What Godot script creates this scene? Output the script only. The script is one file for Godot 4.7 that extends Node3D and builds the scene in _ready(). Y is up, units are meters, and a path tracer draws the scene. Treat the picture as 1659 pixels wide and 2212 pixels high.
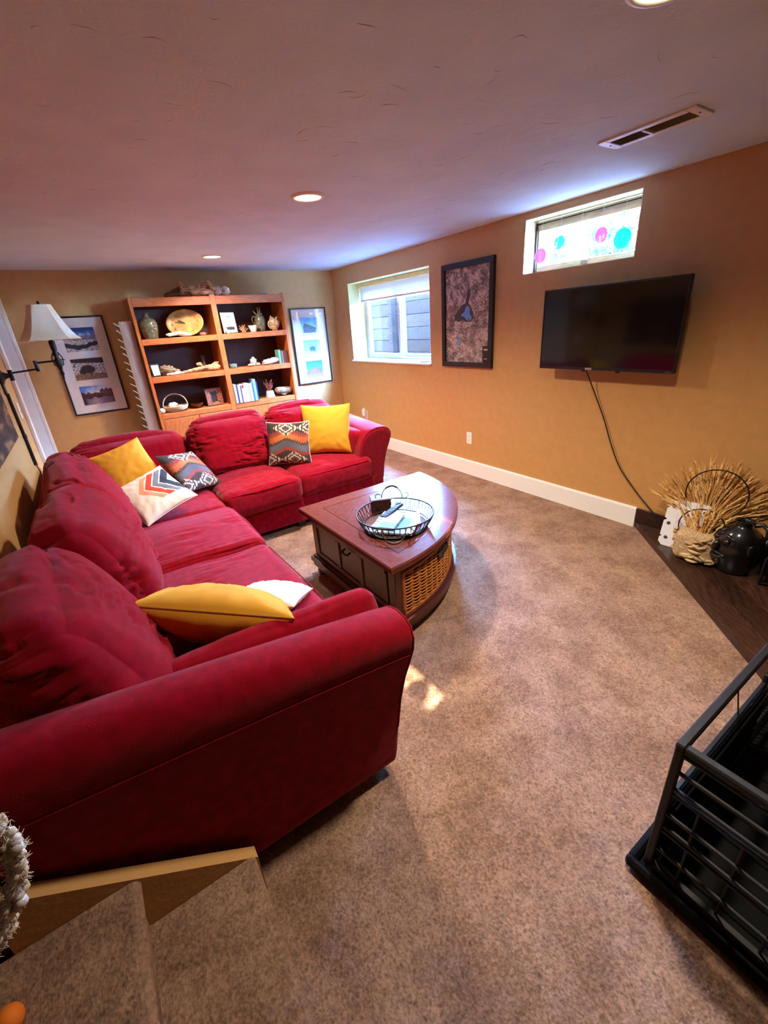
extends Node3D
# A basement sitting room. Metres, y up; the camera stands over x = 0, z = 0; the far wall is at z = ZB, the long right wall at x = XR.

const XL := -0.44
const XR := 3.105
const ZB := -5.73
const ZF := 3.4
const XS := -2.1
const CEIL := 2.2

var M := {}
var used := {}


func _ready() -> void:
	setup_camera()
	setup_light()
	make_materials()
	build_shell()
	build_windows()
	build_outside()
	build_lamps()
	build_stairs()
	build_hearth()
	build_sofa()
	build_table()
	build_bookcases()
	build_television()
	build_pictures()
	build_left_side()
	build_pillows()
	build_tray()
	build_crate()
	build_shelf_things()
	build_hearth_things()
	build_small_things()


func setup_camera() -> void:
	var cam := Camera3D.new()
	cam.name = "camera"
	add_child(cam)
	cam.position = Vector3(0, 1.5028, 0)
	cam.rotation_order = EULER_ORDER_YXZ
	cam.rotation_degrees = Vector3(-23.4022, -32.5604, -4.1926)
	cam.fov = 99.65
	cam.near = 0.03
	cam.far = 80.0
	cam.current = true


func setup_light() -> void:
	var e := Environment.new()
	e.background_mode = Environment.BG_SKY
	var sky := Sky.new()
	var sm := ProceduralSkyMaterial.new()
	sm.sky_top_color = Color(0.42, 0.66, 1.0)
	sm.sky_horizon_color = Color(0.66, 0.84, 1.0)
	sm.ground_bottom_color = Color(0.35, 0.36, 0.34)
	sm.ground_horizon_color = Color(0.62, 0.66, 0.68)
	sm.sky_energy_multiplier = 19.0
	sm.ground_energy_multiplier = 6.0
	sky.sky_material = sm
	e.sky = sky
	e.tonemap_mode = Environment.TONE_MAPPER_LINEAR
	e.tonemap_exposure = 1.42
	e.sdfgi_enabled = true
	e.ssao_enabled = true
	e.ssil_enabled = true
	var we := WorldEnvironment.new()
	we.name = "world_environment"
	we.environment = e
	add_child(we)
	var sun := DirectionalLight3D.new()
	sun.name = "sun"
	add_child(sun)
	sun.look_at_from_position(Vector3(5.0, 5.0, -3.0), Vector3(5.0, 5.0, -3.0) + Vector3(-1, -0.82, 0.29), Vector3.UP)
	sun.light_color = Color(1.0, 0.95, 0.86)
	sun.light_energy = 11.0
	sun.light_angular_distance = 0.5
	sun.sky_mode = DirectionalLight3D.SKY_MODE_LIGHT_ONLY
	sun.shadow_enabled = true


# ---------------------------------------------------------------- mesh builder
class B:
	var v := PackedVector3Array()
	var n := PackedVector3Array()
	var uv := PackedVector2Array()
	var c := PackedColorArray()
	var ix := PackedInt32Array()
	var colored := false
	var tint := Color.WHITE

	func vert(p: Vector3, nn: Vector3, u := Vector2.ZERO) -> int:
		v.append(p)
		n.append(nn)
		uv.append(u)
		c.append(tint)
		return v.size() - 1

	# corners run counter-clockwise seen from outside
	func quad(a: Vector3, b: Vector3, cc: Vector3, d: Vector3, u0 := Vector2(0, 1), u1 := Vector2(1, 0)) -> void:
		var nn := (b - a).cross(d - a)
		if nn.length_squared() < 1e-16:
			nn = (cc - b).cross(d - b)
		nn = nn.normalized()
		var i := v.size()
		vert(a, nn, Vector2(u0.x, u0.y))
		vert(b, nn, Vector2(u1.x, u0.y))
		vert(cc, nn, Vector2(u1.x, u1.y))
		vert(d, nn, Vector2(u0.x, u1.y))
		ix.append_array(PackedInt32Array([i, i + 2, i + 1, i, i + 3, i + 2]))

	func tri(a: Vector3, b: Vector3, cc: Vector3) -> void:
		var nn := (b - a).cross(cc - a).normalized()
		var i := v.size()
		vert(a, nn)
		vert(b, nn)
		vert(cc, nn)
		ix.append_array(PackedInt32Array([i, i + 2, i + 1]))

	# a box with chamfered edges
	func box(at: Vector3, size: Vector3, ch := 0.003, xf := Transform3D.IDENTITY) -> void:
		var h := size * 0.5
		ch = minf(ch, minf(h.x, minf(h.y, h.z)) * 0.9)
		var g := h - Vector3(ch, ch, ch)
		var ax := [Vector3.RIGHT, Vector3.UP, Vector3.BACK]
		for k in 3:
			for s: float in [-1.0, 1.0]:
				var w: Vector3 = ax[k] * s
				var a: Vector3 = ax[(k + 1) % 3]
				var b: Vector3 = ax[(k + 2) % 3] * s
				var o: Vector3 = w * h[k]
				var da: Vector3 = a * g[(k + 1) % 3]
				var db: Vector3 = b * g[(k + 2) % 3]
				quad(xf * (at + o - da - db), xf * (at + o + da - db), xf * (at + o + da + db), xf * (at + o - da + db))
		if ch <= 0.0:
			return
		for k in 3:
			var i := (k + 1) % 3
			var j := (k + 2) % 3
			for si: float in [-1.0, 1.0]:
				for sj: float in [-1.0, 1.0]:
					var e: Vector3 = ax[k] * g[k]
					var p1: Vector3 = ax[i] * (si * h[i]) + ax[j] * (sj * g[j])
					var p2: Vector3 = ax[i] * (si * g[i]) + ax[j] * (sj * h[j])
					if si * sj > 0:
						quad(xf * (at + p1 - e), xf * (at + p2 - e), xf * (at + p2 + e), xf * (at + p1 + e))
					else:
						quad(xf * (at + p2 - e), xf * (at + p1 - e), xf * (at + p1 + e), xf * (at + p2 + e))
		for sx: float in [-1.0, 1.0]:
			for sy: float in [-1.0, 1.0]:
				for sz: float in [-1.0, 1.0]:
					var px := Vector3(sx * h.x, sy * g.y, sz * g.z)
					var py := Vector3(sx * g.x, sy * h.y, sz * g.z)
					var pz := Vector3(sx * g.x, sy * g.y, sz * h.z)
					if sx * sy * sz > 0:
						tri(xf * (at + px), xf * (at + py), xf * (at + pz))
					else:
						tri(xf * (at + px), xf * (at + pz), xf * (at + py))

	func span(a: Vector3, b: Vector3, ch := 0.003) -> void:
		box((a + b) * 0.5, (b - a).abs(), ch)

	# nu x nv points, row by row (v outer); pu x pv looks outward
	func grid(p: PackedVector3Array, nu: int, nv: int, wu := false, wv := false, uvs := PackedVector2Array()) -> void:
		var nn := PackedVector3Array()
		nn.resize(p.size())
		var base := v.size()
		var mu := nu if wu else nu - 1
		var mv := nv if wv else nv - 1
		for j in mv:
			for i in mu:
				var a := j * nu + i
				var b := j * nu + (i + 1) % nu
				var cc := ((j + 1) % nv) * nu + (i + 1) % nu
				var d := ((j + 1) % nv) * nu + i
				var f := (p[cc] - p[a]).cross(p[d] - p[b])
				nn[a] += f
				nn[b] += f
				nn[cc] += f
				nn[d] += f
				ix.append_array(PackedInt32Array([base + a, base + cc, base + b, base + a, base + d, base + cc]))
		var has := uvs.size() == p.size()
		for k in p.size():
			vert(p[k], nn[k].normalized() if nn[k].length_squared() > 1e-18 else Vector3.UP, uvs[k] if has else Vector2(float(k % nu) / maxf(nu - 1, 1), float(k / nu) / maxf(nv - 1, 1)))

	# profile of (radius, height) from the bottom up, turned about y
	func lathe(prof: Array, seg := 24, xf := Transform3D.IDENTITY, caps := true) -> void:
		var p := PackedVector3Array()
		for q: Vector2 in prof:
			for i in seg:
				var t := TAU * i / seg
				p.append(xf * Vector3(q.x * cos(t), q.y, -q.x * sin(t)))
		grid(p, seg, prof.size(), true)
		if caps:
			for e in [0, prof.size() - 1]:
				var q: Vector2 = prof[e]
				if q.x < 0.0005:
					continue
				var cc := xf * Vector3(0, q.y, 0)
				for i in seg:
					var a := xf * Vector3(q.x * cos(TAU * i / seg), q.y, -q.x * sin(TAU * i / seg))
					var b := xf * Vector3(q.x * cos(TAU * (i + 1) / seg), q.y, -q.x * sin(TAU * (i + 1) / seg))
					if e == 0:
						tri(cc, b, a)
					else:
						tri(cc, a, b)

	func tube(path: Array, r, sides := 8, closed := false, flat := 1.0) -> void:
		var p := PackedVector3Array()
		var m := path.size()
		var up := Vector3.UP
		var last := Vector3.ZERO
		for k in m:
			var a: Vector3 = path[(k - 1 + m) % m] if closed or k > 0 else path[0]
			var b: Vector3 = path[(k + 1) % m] if closed or k < m - 1 else path[m - 1]
			var t := (b - a).normalized()
			if k == 0:
				up = Vector3.UP if absf(t.y) < 0.9 else Vector3.RIGHT
			else:
				up = last
			var side := t.cross(up).normalized()
			up = side.cross(t).normalized()
			last = up
			var rr: float = r[k] if r is Array else r
			for i in sides:
				var an := TAU * i / sides
				p.append(path[k] + side * (cos(an) * rr) + up * (sin(an) * rr * flat))
		# p runs round t from side to up
		var q := PackedVector3Array()
		for k in m:
			for i in sides:
				q.append(p[k * sides + (sides - i) % sides])
		grid(q, sides, m, true, closed)
		if not closed:
			for e in [0, m - 1]:
				for i in range(1, sides - 1):
					var a0 := q[e * sides]
					var a1 := q[e * sides + i]
					var a2 := q[e * sides + i + 1]
					if e == 0:
						tri(a0, a2, a1)
					else:
						tri(a0, a1, a2)

	# counter-clockwise outline in x,y pushed from z = 0 back to -depth
	func prism(poly: PackedVector2Array, depth: float, xf := Transform3D.IDENTITY, smooth := false) -> void:
		var t := Geometry2D.triangulate_polygon(poly)
		for k in range(0, t.size(), 3):
			var a := poly[t[k]]
			var b := poly[t[k + 1]]
			var cc := poly[t[k + 2]]
			if (b - a).cross(cc - a) < 0:
				var s := b
				b = cc
				cc = s
			tri(xf * Vector3(a.x, a.y, 0), xf * Vector3(b.x, b.y, 0), xf * Vector3(cc.x, cc.y, 0))
			tri(xf * Vector3(a.x, a.y, -depth), xf * Vector3(cc.x, cc.y, -depth), xf * Vector3(b.x, b.y, -depth))
		var m := poly.size()
		if smooth:
			var p := PackedVector3Array()
			for z: float in [-depth, 0.0]:
				for k in m:
					p.append(xf * Vector3(poly[k].x, poly[k].y, z))
			grid(p, m, 2, true)
			return
		for k in m:
			var a := poly[k]
			var b := poly[(k + 1) % m]
			quad(xf * Vector3(a.x, a.y, -depth), xf * Vector3(b.x, b.y, -depth), xf * Vector3(b.x, b.y, 0), xf * Vector3(a.x, a.y, 0))

	# rounded, puffed block whose six faces share their vertices
	func cushion(half: Vector3, r: float, puff: Vector3, cnt: Vector3i, xf := Transform3D.IDENTITY, warp = null) -> void:
		var at := {}
		var pts := PackedVector3Array()
		var nn := PackedVector3Array()
		var us := PackedVector2Array()
		var base := v.size()
		var idx := func(i: int, j: int, k: int) -> int:
			var key := (i * 1000 + j) * 1000 + k
			if at.has(key):
				return at[key]
			var q := Vector3(sin((2.0 * i / cnt.x - 1.0) * PI * 0.5), sin((2.0 * j / cnt.y - 1.0) * PI * 0.5), sin((2.0 * k / cnt.z - 1.0) * PI * 0.5))
			q = q.lerp(Vector3(2.0 * i / cnt.x - 1.0, 2.0 * j / cnt.y - 1.0, 2.0 * k / cnt.z - 1.0), 0.45)
			var s := q * half
			var inner := s.clamp(-(half - Vector3(r, r, r)), half - Vector3(r, r, r))
			var dir := s - inner
			var p := inner + (dir.normalized() * r if dir.length_squared() > 1e-12 else Vector3.ZERO)
			var qq := Vector3.ONE - q * q
			p += Vector3(pow(q.x, 3.0) * qq.y * qq.z * puff.x, pow(q.y, 3.0) * qq.x * qq.z * puff.y, pow(q.z, 3.0) * qq.x * qq.y * puff.z)
			if warp != null:
				p = warp.call(p, q)
			at[key] = pts.size()
			pts.append(xf * p)
			nn.append(Vector3.ZERO)
			us.append(Vector2(q.x * 0.5 + 0.5, 0.5 - q.y * 0.5))
			return pts.size() - 1
		for axis in 3:
			var ca: int = cnt[(axis + 1) % 3]
			var cb: int = cnt[(axis + 2) % 3]
			for side in [0, 1]:
				for a in ca:
					for b in cb:
						var g := []
						for w: Vector2i in [Vector2i(a, b), Vector2i(a + 1, b), Vector2i(a + 1, b + 1), Vector2i(a, b + 1)]:
							var l := Vector3i.ZERO
							l[axis] = cnt[axis] * side
							l[(axis + 1) % 3] = w.x
							l[(axis + 2) % 3] = w.y
							g.append(idx.call(l.x, l.y, l.z))
						if side == 0:
							g.reverse()
						var f := (pts[g[2]] - pts[g[0]]).cross(pts[g[3]] - pts[g[1]])
						for w in g:
							nn[w] += f
						ix.append_array(PackedInt32Array([base + g[0], base + g[2], base + g[1], base + g[0], base + g[3], base + g[2]]))
		for k in pts.size():
			vert(pts[k], nn[k].normalized(), us[k])

	func ball(at: Vector3, rad: Vector3, seg := 16, rings := 10, bs := Basis.IDENTITY, warp = null) -> void:
		var p := PackedVector3Array()
		for j in rings + 1:
			var f := PI * (float(j) / rings - 0.5)
			for i in seg:
				var t := TAU * i / seg
				var d := Vector3(cos(f) * cos(t), sin(f), -cos(f) * sin(t))
				var k := 1.0
				if warp != null:
					k = warp.call(d)
				p.append(at + bs * (d * rad * k))
		grid(p, seg, rings + 1, true)

	func mesh() -> ArrayMesh:
		var a := []
		a.resize(Mesh.ARRAY_MAX)
		a[Mesh.ARRAY_VERTEX] = v
		a[Mesh.ARRAY_NORMAL] = n
		a[Mesh.ARRAY_TEX_UV] = uv
		if colored:
			a[Mesh.ARRAY_COLOR] = c
		a[Mesh.ARRAY_INDEX] = ix
		var m := ArrayMesh.new()
		m.add_surface_from_arrays(Mesh.PRIMITIVE_TRIANGLES, a)
		return m


func numbered(called: String) -> String:
	if not used.has(called):
		used[called] = 0
		return called
	used[called] += 1
	return "%s_%03d" % [called, used[called]]


# commits a builder (or takes a ready mesh) as one named MeshInstance3D
func obj(called: String, b, m: Material, parent: Node3D = null, xf := Transform3D.IDENTITY) -> MeshInstance3D:
	var o := MeshInstance3D.new()
	o.mesh = b.mesh() if b is B else b
	o.material_override = m
	o.transform = xf
	if parent == null:
		o.name = numbered(called)
		add_child(o)
	else:
		o.name = called
		var k := 0
		while parent.has_node(NodePath(String(o.name))):
			k += 1
			o.name = "%s_%03d" % [called, k]
		parent.add_child(o, true)
	return o


func tag(o: Node3D, label: String, category := "", group := "", kind := "") -> Node3D:
	if label:
		o.set_meta("label", label)
	if category:
		o.set_meta("category", category)
	if group:
		o.set_meta("group", group)
	if kind:
		o.set_meta("kind", kind)
	return o


func thing(called: String, label: String, category: String, at := Vector3.ZERO, turn := 0.0, group := "") -> Node3D:
	var o := Node3D.new()
	o.name = numbered(called)
	add_child(o)
	o.position = at
	o.rotation.y = turn
	tag(o, label, category, group)
	return o


func struct(called: String, b, m: Material, label := "") -> MeshInstance3D:
	var o := obj(called, b, m)
	tag(o, label, "", "", "structure")
	return o


func copy(o: Node3D, label: String, at: Vector3, turn: float, called := "") -> Node3D:
	var d: Node3D = o.duplicate()
	var base := String(o.name)
	var r := RegEx.create_from_string("_[0-9]{3}$")
	d.name = numbered(called if called else r.sub(base, ""))
	add_child(d)
	d.position = at
	d.rotation.y = turn
	d.set_meta("label", label)
	return d


# ---------------------------------------------------------------- materials
func noise(freq: float, type := FastNoiseLite.TYPE_SIMPLEX_SMOOTH, oct := 3, seed_ := 1) -> FastNoiseLite:
	var f := FastNoiseLite.new()
	f.noise_type = type
	f.frequency = freq
	f.fractal_octaves = oct
	f.seed = seed_
	return f


func ramp(stops: Array) -> Gradient:
	var g := Gradient.new()
	g.offsets = PackedFloat32Array(stops.map(func(s): return s[0]))
	g.colors = PackedColorArray(stops.map(func(s): return s[1]))
	return g


func ntex(f: FastNoiseLite, size: int, stops := [], bump := 0.0) -> NoiseTexture2D:
	var t := NoiseTexture2D.new()
	t.width = size
	t.height = size
	t.seamless = true
	t.noise = f
	t.generate_mipmaps = false
	if stops:
		t.color_ramp = ramp(stops)
	if bump > 0.0:
		t.as_normal_map = true
		t.bump_strength = bump
	return t


func mat(col: Color, rough := 0.6, metal := 0.0) -> StandardMaterial3D:
	var m := StandardMaterial3D.new()
	m.albedo_color = col
	m.roughness = rough
	m.metallic = metal
	return m


func tri_tex(m: StandardMaterial3D, tex: Texture2D, scale: Vector3, world := false) -> StandardMaterial3D:
	m.albedo_texture = tex
	m.uv1_triplanar = true
	m.uv1_world_triplanar = world
	m.uv1_scale = scale
	return m


func gray(v: float) -> Color:
	return Color(v, v, v)


func c8(r: int, g: int, b: int) -> Color:
	return Color8(r, g, b)


# a texture made pixel by pixel from f(u, v) -> Color
func paint(w: int, h: int, f: Callable) -> ImageTexture:
	var d := PackedByteArray()
	d.resize(w * h * 3)
	var k := 0
	for y in h:
		for x in w:
			var col: Color = f.call((x + 0.5) / w, (y + 0.5) / h)
			d[k] = clampi(int(col.r * 255.0), 0, 255)
			d[k + 1] = clampi(int(col.g * 255.0), 0, 255)
			d[k + 2] = clampi(int(col.b * 255.0), 0, 255)
			k += 3
	return ImageTexture.create_from_image(Image.create_from_data(w, h, false, Image.FORMAT_RGB8, d))


# cut pile: random tufts, blurred over a few widths with wrap-around so that the tile has no seam
func pile_textures(n: int) -> Array:
	var rng := RandomNumberGenerator.new()
	rng.seed = 55
	var sum := PackedFloat32Array()
	sum.resize(n * n)
	for lot: Array in [[1, 1.0], [2, 1.2], [5, 0.5], [14, 0.35]]:
		var r: int = lot[0]
		var f := PackedFloat32Array()
		f.resize(n * n)
		for i in n * n:
			f[i] = rng.randf() - 0.5
		for axis in 2:
			var g := PackedFloat32Array()
			g.resize(n * n)
			for a in n:
				var acc := 0.0
				for k in range(-r, r + 1):
					var b := (k + n) % n
					acc += f[a * n + b] if axis == 0 else f[b * n + a]
				for b in n:
					if axis == 0:
						g[a * n + b] = acc
						acc += f[a * n + (b + r + 1) % n] - f[a * n + (b - r + n) % n]
					else:
						g[b * n + a] = acc
						acc += f[((b + r + 1) % n) * n + a] - f[((b - r + n) % n) * n + a]
			f = g
		var w: float = lot[1] / (2.0 * r + 1.0)
		for i in n * n:
			sum[i] += f[i] * w
	var d := PackedByteArray()
	d.resize(n * n * 3)
	for i in n * n:
		var v := clampf(0.86 + sum[i] * 0.15, 0.35, 1.0)
		d[i * 3] = int(v * 255.0)
		d[i * 3 + 1] = int((v * 0.99) * 255.0)
		d[i * 3 + 2] = int((v * 0.98) * 255.0)
	return [ImageTexture.create_from_image(Image.create_from_data(n, n, false, Image.FORMAT_RGB8, d))]


func make_materials() -> void:
	# wall paint, orange-peel
	var peel := ntex(noise(0.05, FastNoiseLite.TYPE_SIMPLEX_SMOOTH, 3, 5), 512, [], 1.2)
	M.wall = tri_tex(mat(c8(198, 147, 84), 0.55), ntex(noise(0.012, FastNoiseLite.TYPE_SIMPLEX_SMOOTH, 4, 9), 512, [[0.0, gray(0.95)], [1.0, gray(1.0)]]), Vector3(1.6, 1.6, 1.6), true)
	M.wall.normal_enabled = true
	M.wall.normal_texture = peel
	M.wall.normal_scale = 0.35
	# plaster ceiling with trowel strokes
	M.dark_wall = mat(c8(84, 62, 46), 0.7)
	M.ceiling = tri_tex(mat(c8(216, 236, 255), 0.75), ntex(noise(0.006, FastNoiseLite.TYPE_SIMPLEX_SMOOTH, 4, 3), 512, [[0.0, gray(0.95)], [1.0, gray(1.0)]]), Vector3(0.7, 0.7, 0.7), true)
	M.ceiling.normal_enabled = true
	var tr := noise(0.008, FastNoiseLite.TYPE_SIMPLEX_SMOOTH, 4, 31)
	tr.domain_warp_enabled = true
	tr.domain_warp_amplitude = 40.0
	tr.fractal_type = FastNoiseLite.FRACTAL_RIDGED
	M.ceiling.normal_texture = ntex(tr, 1024, [], 3.0)
	M.ceiling.normal_scale = 0.5
	# carpet: tan pile, mottled
	var pile := pile_textures(512)
	M.carpet = tri_tex(mat(c8(174, 140, 117), 1.0), pile[0], Vector3(1.35, 1.35, 1.35), true)
	M.carpet.metallic_specular = 0.15
	M.carpet.heightmap_enabled = true
	M.carpet.heightmap_texture = pile[0]
	M.carpet.heightmap_scale = 0.6
	M.carpet.rim_enabled = true
	M.carpet.rim = 0.25
	M.carpet.rim_tint = 0.6
	M.carpet.detail_enabled = true
	M.carpet.detail_blend_mode = BaseMaterial3D.BLEND_MODE_MUL
	M.carpet.detail_uv_layer = BaseMaterial3D.DETAIL_UV_2
	M.carpet.uv2_triplanar = true
	M.carpet.uv2_world_triplanar = true
	M.carpet.uv2_scale = Vector3(0.08, 0.08, 0.08)
	M.carpet.uv2_offset = Vector3(0.5, 0.5, 0.5)
	M.carpet.detail_albedo = ntex(noise(0.045, FastNoiseLite.TYPE_SIMPLEX_SMOOTH, 4, 21), 1024, [[0.25, c8(222, 214, 210)], [0.7, c8(255, 252, 250)]])
	M.white_trim = mat(c8(236, 232, 226), 0.4)
	M.vinyl = mat(c8(238, 240, 240), 0.35)
	M.reveal = mat(c8(226, 212, 150), 0.6)
	M.cream_wood = tri_tex(mat(c8(232, 214, 168), 0.5), ntex(noise(0.03, FastNoiseLite.TYPE_SIMPLEX_SMOOTH, 3, 8), 256, [[0.2, gray(0.9)], [0.8, gray(1.0)]]), Vector3(6, 6, 0.8))
	# sofa microsuede
	var nap := noise(0.02, FastNoiseLite.TYPE_SIMPLEX_SMOOTH, 4, 44)
	nap.domain_warp_enabled = true
	nap.domain_warp_amplitude = 30.0
	M.suede = tri_tex(mat(Color.WHITE, 0.92), ntex(nap, 512, [[0.2, c8(122, 0, 14)], [0.55, c8(134, 1, 19)], [0.85, c8(146, 4, 27)]]), Vector3(1.7, 1.7, 1.7), true)
	M.suede.metallic_specular = 0.2
	M.suede.rim_enabled = true
	M.suede.rim = 0.16
	M.suede.rim_tint = 0.95
	M.suede.heightmap_enabled = true
	M.suede.heightmap_texture = ntex(noise(0.25, FastNoiseLite.TYPE_SIMPLEX_SMOOTH, 2, 45), 512)
	M.suede.heightmap_scale = 0.06
	# woods
	var grain := noise(0.035, FastNoiseLite.TYPE_SIMPLEX_SMOOTH, 4, 61)
	grain.domain_warp_enabled = true
	grain.domain_warp_amplitude = 14.0
	var oak := ntex(grain, 512, [[0.15, c8(142, 66, 22)], [0.5, c8(172, 88, 32)], [0.85, c8(192, 108, 46)]])
	M.oak_v = tri_tex(mat(Color.WHITE, 0.42), oak, Vector3(7, 0.5, 7))
	M.oak_h = tri_tex(mat(Color.WHITE, 0.42), oak, Vector3(0.5, 7, 7))
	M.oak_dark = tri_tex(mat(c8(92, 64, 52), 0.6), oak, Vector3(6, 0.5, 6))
	var maho := ntex(grain, 512, [[0.15, c8(82, 38, 30)], [0.5, c8(98, 48, 38)], [0.85, c8(112, 60, 48)]])
	M.maho_h = tri_tex(mat(Color.WHITE, 0.2), maho, Vector3(0.9, 8, 8))
	M.maho_h.metallic_specular = 0.15
	M.maho_v = tri_tex(mat(c8(200, 190, 190), 0.3), maho, Vector3(8, 0.8, 8))
	M.maho_dark = mat(c8(36, 12, 10), 0.5)
	var plank := ntex(grain, 512, [[0.15, c8(36, 20, 14)], [0.5, c8(58, 34, 24)], [0.85, c8(82, 50, 36)]])
	M.plank = tri_tex(mat(Color.WHITE, 0.35), plank, Vector3(7, 7, 0.6))
	M.dark_base = mat(c8(44, 20, 16), 0.4)
	# metals, plastics, glass
	M.black_iron = mat(c8(22, 18, 17), 0.45, 0.35)
	M.bronze = mat(c8(40, 30, 26), 0.4, 0.6)
	M.crate = mat(c8(15, 13, 12), 0.55, 0.1)
	M.crate_tray = mat(c8(7, 7, 7), 0.75)
	M.crate_tray.metallic_specular = 0.25
	M.black_frame = mat(c8(22, 20, 20), 0.4)
	M.black_plastic = mat(c8(14, 14, 15), 0.35)
	M.screen = mat(c8(6, 6, 7), 0.09)
	M.white_plastic = mat(c8(235, 233, 228), 0.4)
	M.slot = mat(c8(40, 36, 34), 0.6)
	M.silver = mat(c8(190, 190, 190), 0.3, 0.8)
	M.chrome = mat(c8(200, 195, 185), 0.2, 0.9)
	M.pane = StandardMaterial3D.new()
	M.pane.transparency = BaseMaterial3D.TRANSPARENCY_ALPHA
	M.pane.albedo_color = Color(0.9, 0.96, 1.0, 0.004)
	M.pane.roughness = 0.02
	M.picture_glass = StandardMaterial3D.new()
	M.picture_glass.transparency = BaseMaterial3D.TRANSPARENCY_ALPHA
	M.picture_glass.albedo_color = Color(1, 1, 1, 0.004)
	M.picture_glass.roughness = 0.02
	M.mat_board = mat(c8(226, 220, 218), 0.8)
	M.shade_cloth = mat(c8(238, 222, 190), 0.9)
	M.shade_cloth.backlight_enabled = true
	M.shade_cloth.backlight = Color(0.16, 0.13, 0.09)
	M.blind = mat(c8(240, 240, 236), 0.9)
	M.blind.backlight_enabled = true
	M.blind.backlight = Color(0.9, 0.9, 0.88)
	# cushions
	var weave := ntex(noise(0.3, FastNoiseLite.TYPE_SIMPLEX_SMOOTH, 2, 71), 512, [[0.2, gray(0.88)], [0.8, gray(1.0)]])
	M.mustard = tri_tex(mat(c8(226, 160, 30), 0.9), weave, Vector3(3, 3, 3))
	M.mustard.rim_enabled = true
	M.mustard.rim = 0.4
	M.mustard.rim_tint = 0.8
	M.linen = tri_tex(mat(c8(232, 222, 210), 0.95), weave, Vector3(3, 3, 3))
	M.piping_dark = mat(c8(60, 50, 44), 0.9)
	M.wicker = tri_tex(mat(c8(196, 112, 38), 0.42), ntex(noise(0.09, FastNoiseLite.TYPE_SIMPLEX_SMOOTH, 2, 81), 256, [[0.2, gray(0.68)], [0.8, gray(1.0)]]), Vector3(5, 5, 5))
	M.wicker_dark = mat(c8(70, 32, 14), 0.6)
	M.stone = tri_tex(mat(Color.WHITE, 0.85), ntex(noise(0.03, FastNoiseLite.TYPE_SIMPLEX_SMOOTH, 4, 91), 256, [[0.2, c8(110, 92, 76)], [0.5, c8(160, 140, 118)], [0.8, c8(205, 190, 168)]]), Vector3(5, 5, 5))
	M.driftwood = tri_tex(mat(Color.WHITE, 0.85), ntex(noise(0.03, FastNoiseLite.TYPE_SIMPLEX_SMOOTH, 4, 92), 256, [[0.2, c8(96, 64, 42)], [0.5, c8(166, 126, 88)], [0.8, c8(214, 180, 140)]]), Vector3(2, 14, 14))
	M.bone = tri_tex(mat(Color.WHITE, 0.7), ntex(noise(0.03, FastNoiseLite.TYPE_SIMPLEX_SMOOTH, 4, 93), 256, [[0.2, c8(180, 150, 120)], [0.5, c8(220, 200, 172)], [0.8, c8(240, 228, 206)]]), Vector3(5, 5, 5))
	M.celadon = tri_tex(mat(Color.WHITE, 0.18), ntex(noise(0.02, FastNoiseLite.TYPE_SIMPLEX_SMOOTH, 4, 94), 256, [[0.2, c8(62, 64, 44)], [0.5, c8(92, 96, 68)], [0.8, c8(124, 124, 92)]]), Vector3(4, 4, 4))
	M.celadon.clearcoat_enabled = true
	M.celadon.clearcoat = 0.8
	M.straw = mat(c8(232, 186, 112), 0.8)
	M.straw_pale = tri_tex(mat(c8(230, 192, 142), 0.85), ntex(noise(0.06, FastNoiseLite.TYPE_SIMPLEX_SMOOTH, 3, 95), 256, [[0.2, gray(0.6)], [0.8, gray(1.0)]]), Vector3(8, 8, 8))
	M.black_glaze = mat(c8(7, 6, 6), 0.14)
	M.black_glaze.clearcoat_enabled = true
	M.black_glaze.clearcoat = 0.3


# ---------------------------------------------------------------- shell
# a wall slab in the box a..b with openings given as [lo, hi] along (axis, y); axis 0 = x, 2 = z
func slab_with_holes(a: Vector3, b: Vector3, axis: int, holes: Array) -> B:
	var m := B.new()
	var cu := [a[axis], b[axis]]
	var cy := [a.y, b.y]
	for h in holes:
		cu.append_array([h[0].x, h[1].x])
		cy.append_array([h[0].y, h[1].y])
	cu.sort()
	cy.sort()
	for i in cu.size() - 1:
		for j in cy.size() - 1:
			if cu[i + 1] - cu[i] < 1e-5 or cy[j + 1] - cy[j] < 1e-5:
				continue
			var mid := Vector2((cu[i] + cu[i + 1]) * 0.5, (cy[j] + cy[j + 1]) * 0.5)
			if holes.any(func(h): return mid.x > h[0].x and mid.x < h[1].x and mid.y > h[0].y and mid.y < h[1].y):
				continue
			var p := a
			var q := b
			p[axis] = cu[i]
			q[axis] = cu[i + 1]
			p.y = cy[j]
			q.y = cy[j + 1]
			m.span(p, q, 0.0)
	return m


const W1 := [Vector2(-5.332, 1.073), Vector2(-3.722, 2.002)]
const W2 := [Vector2(-2.578, 1.787), Vector2(-1.705, 2.153)]
const WALL_T := 0.30


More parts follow.
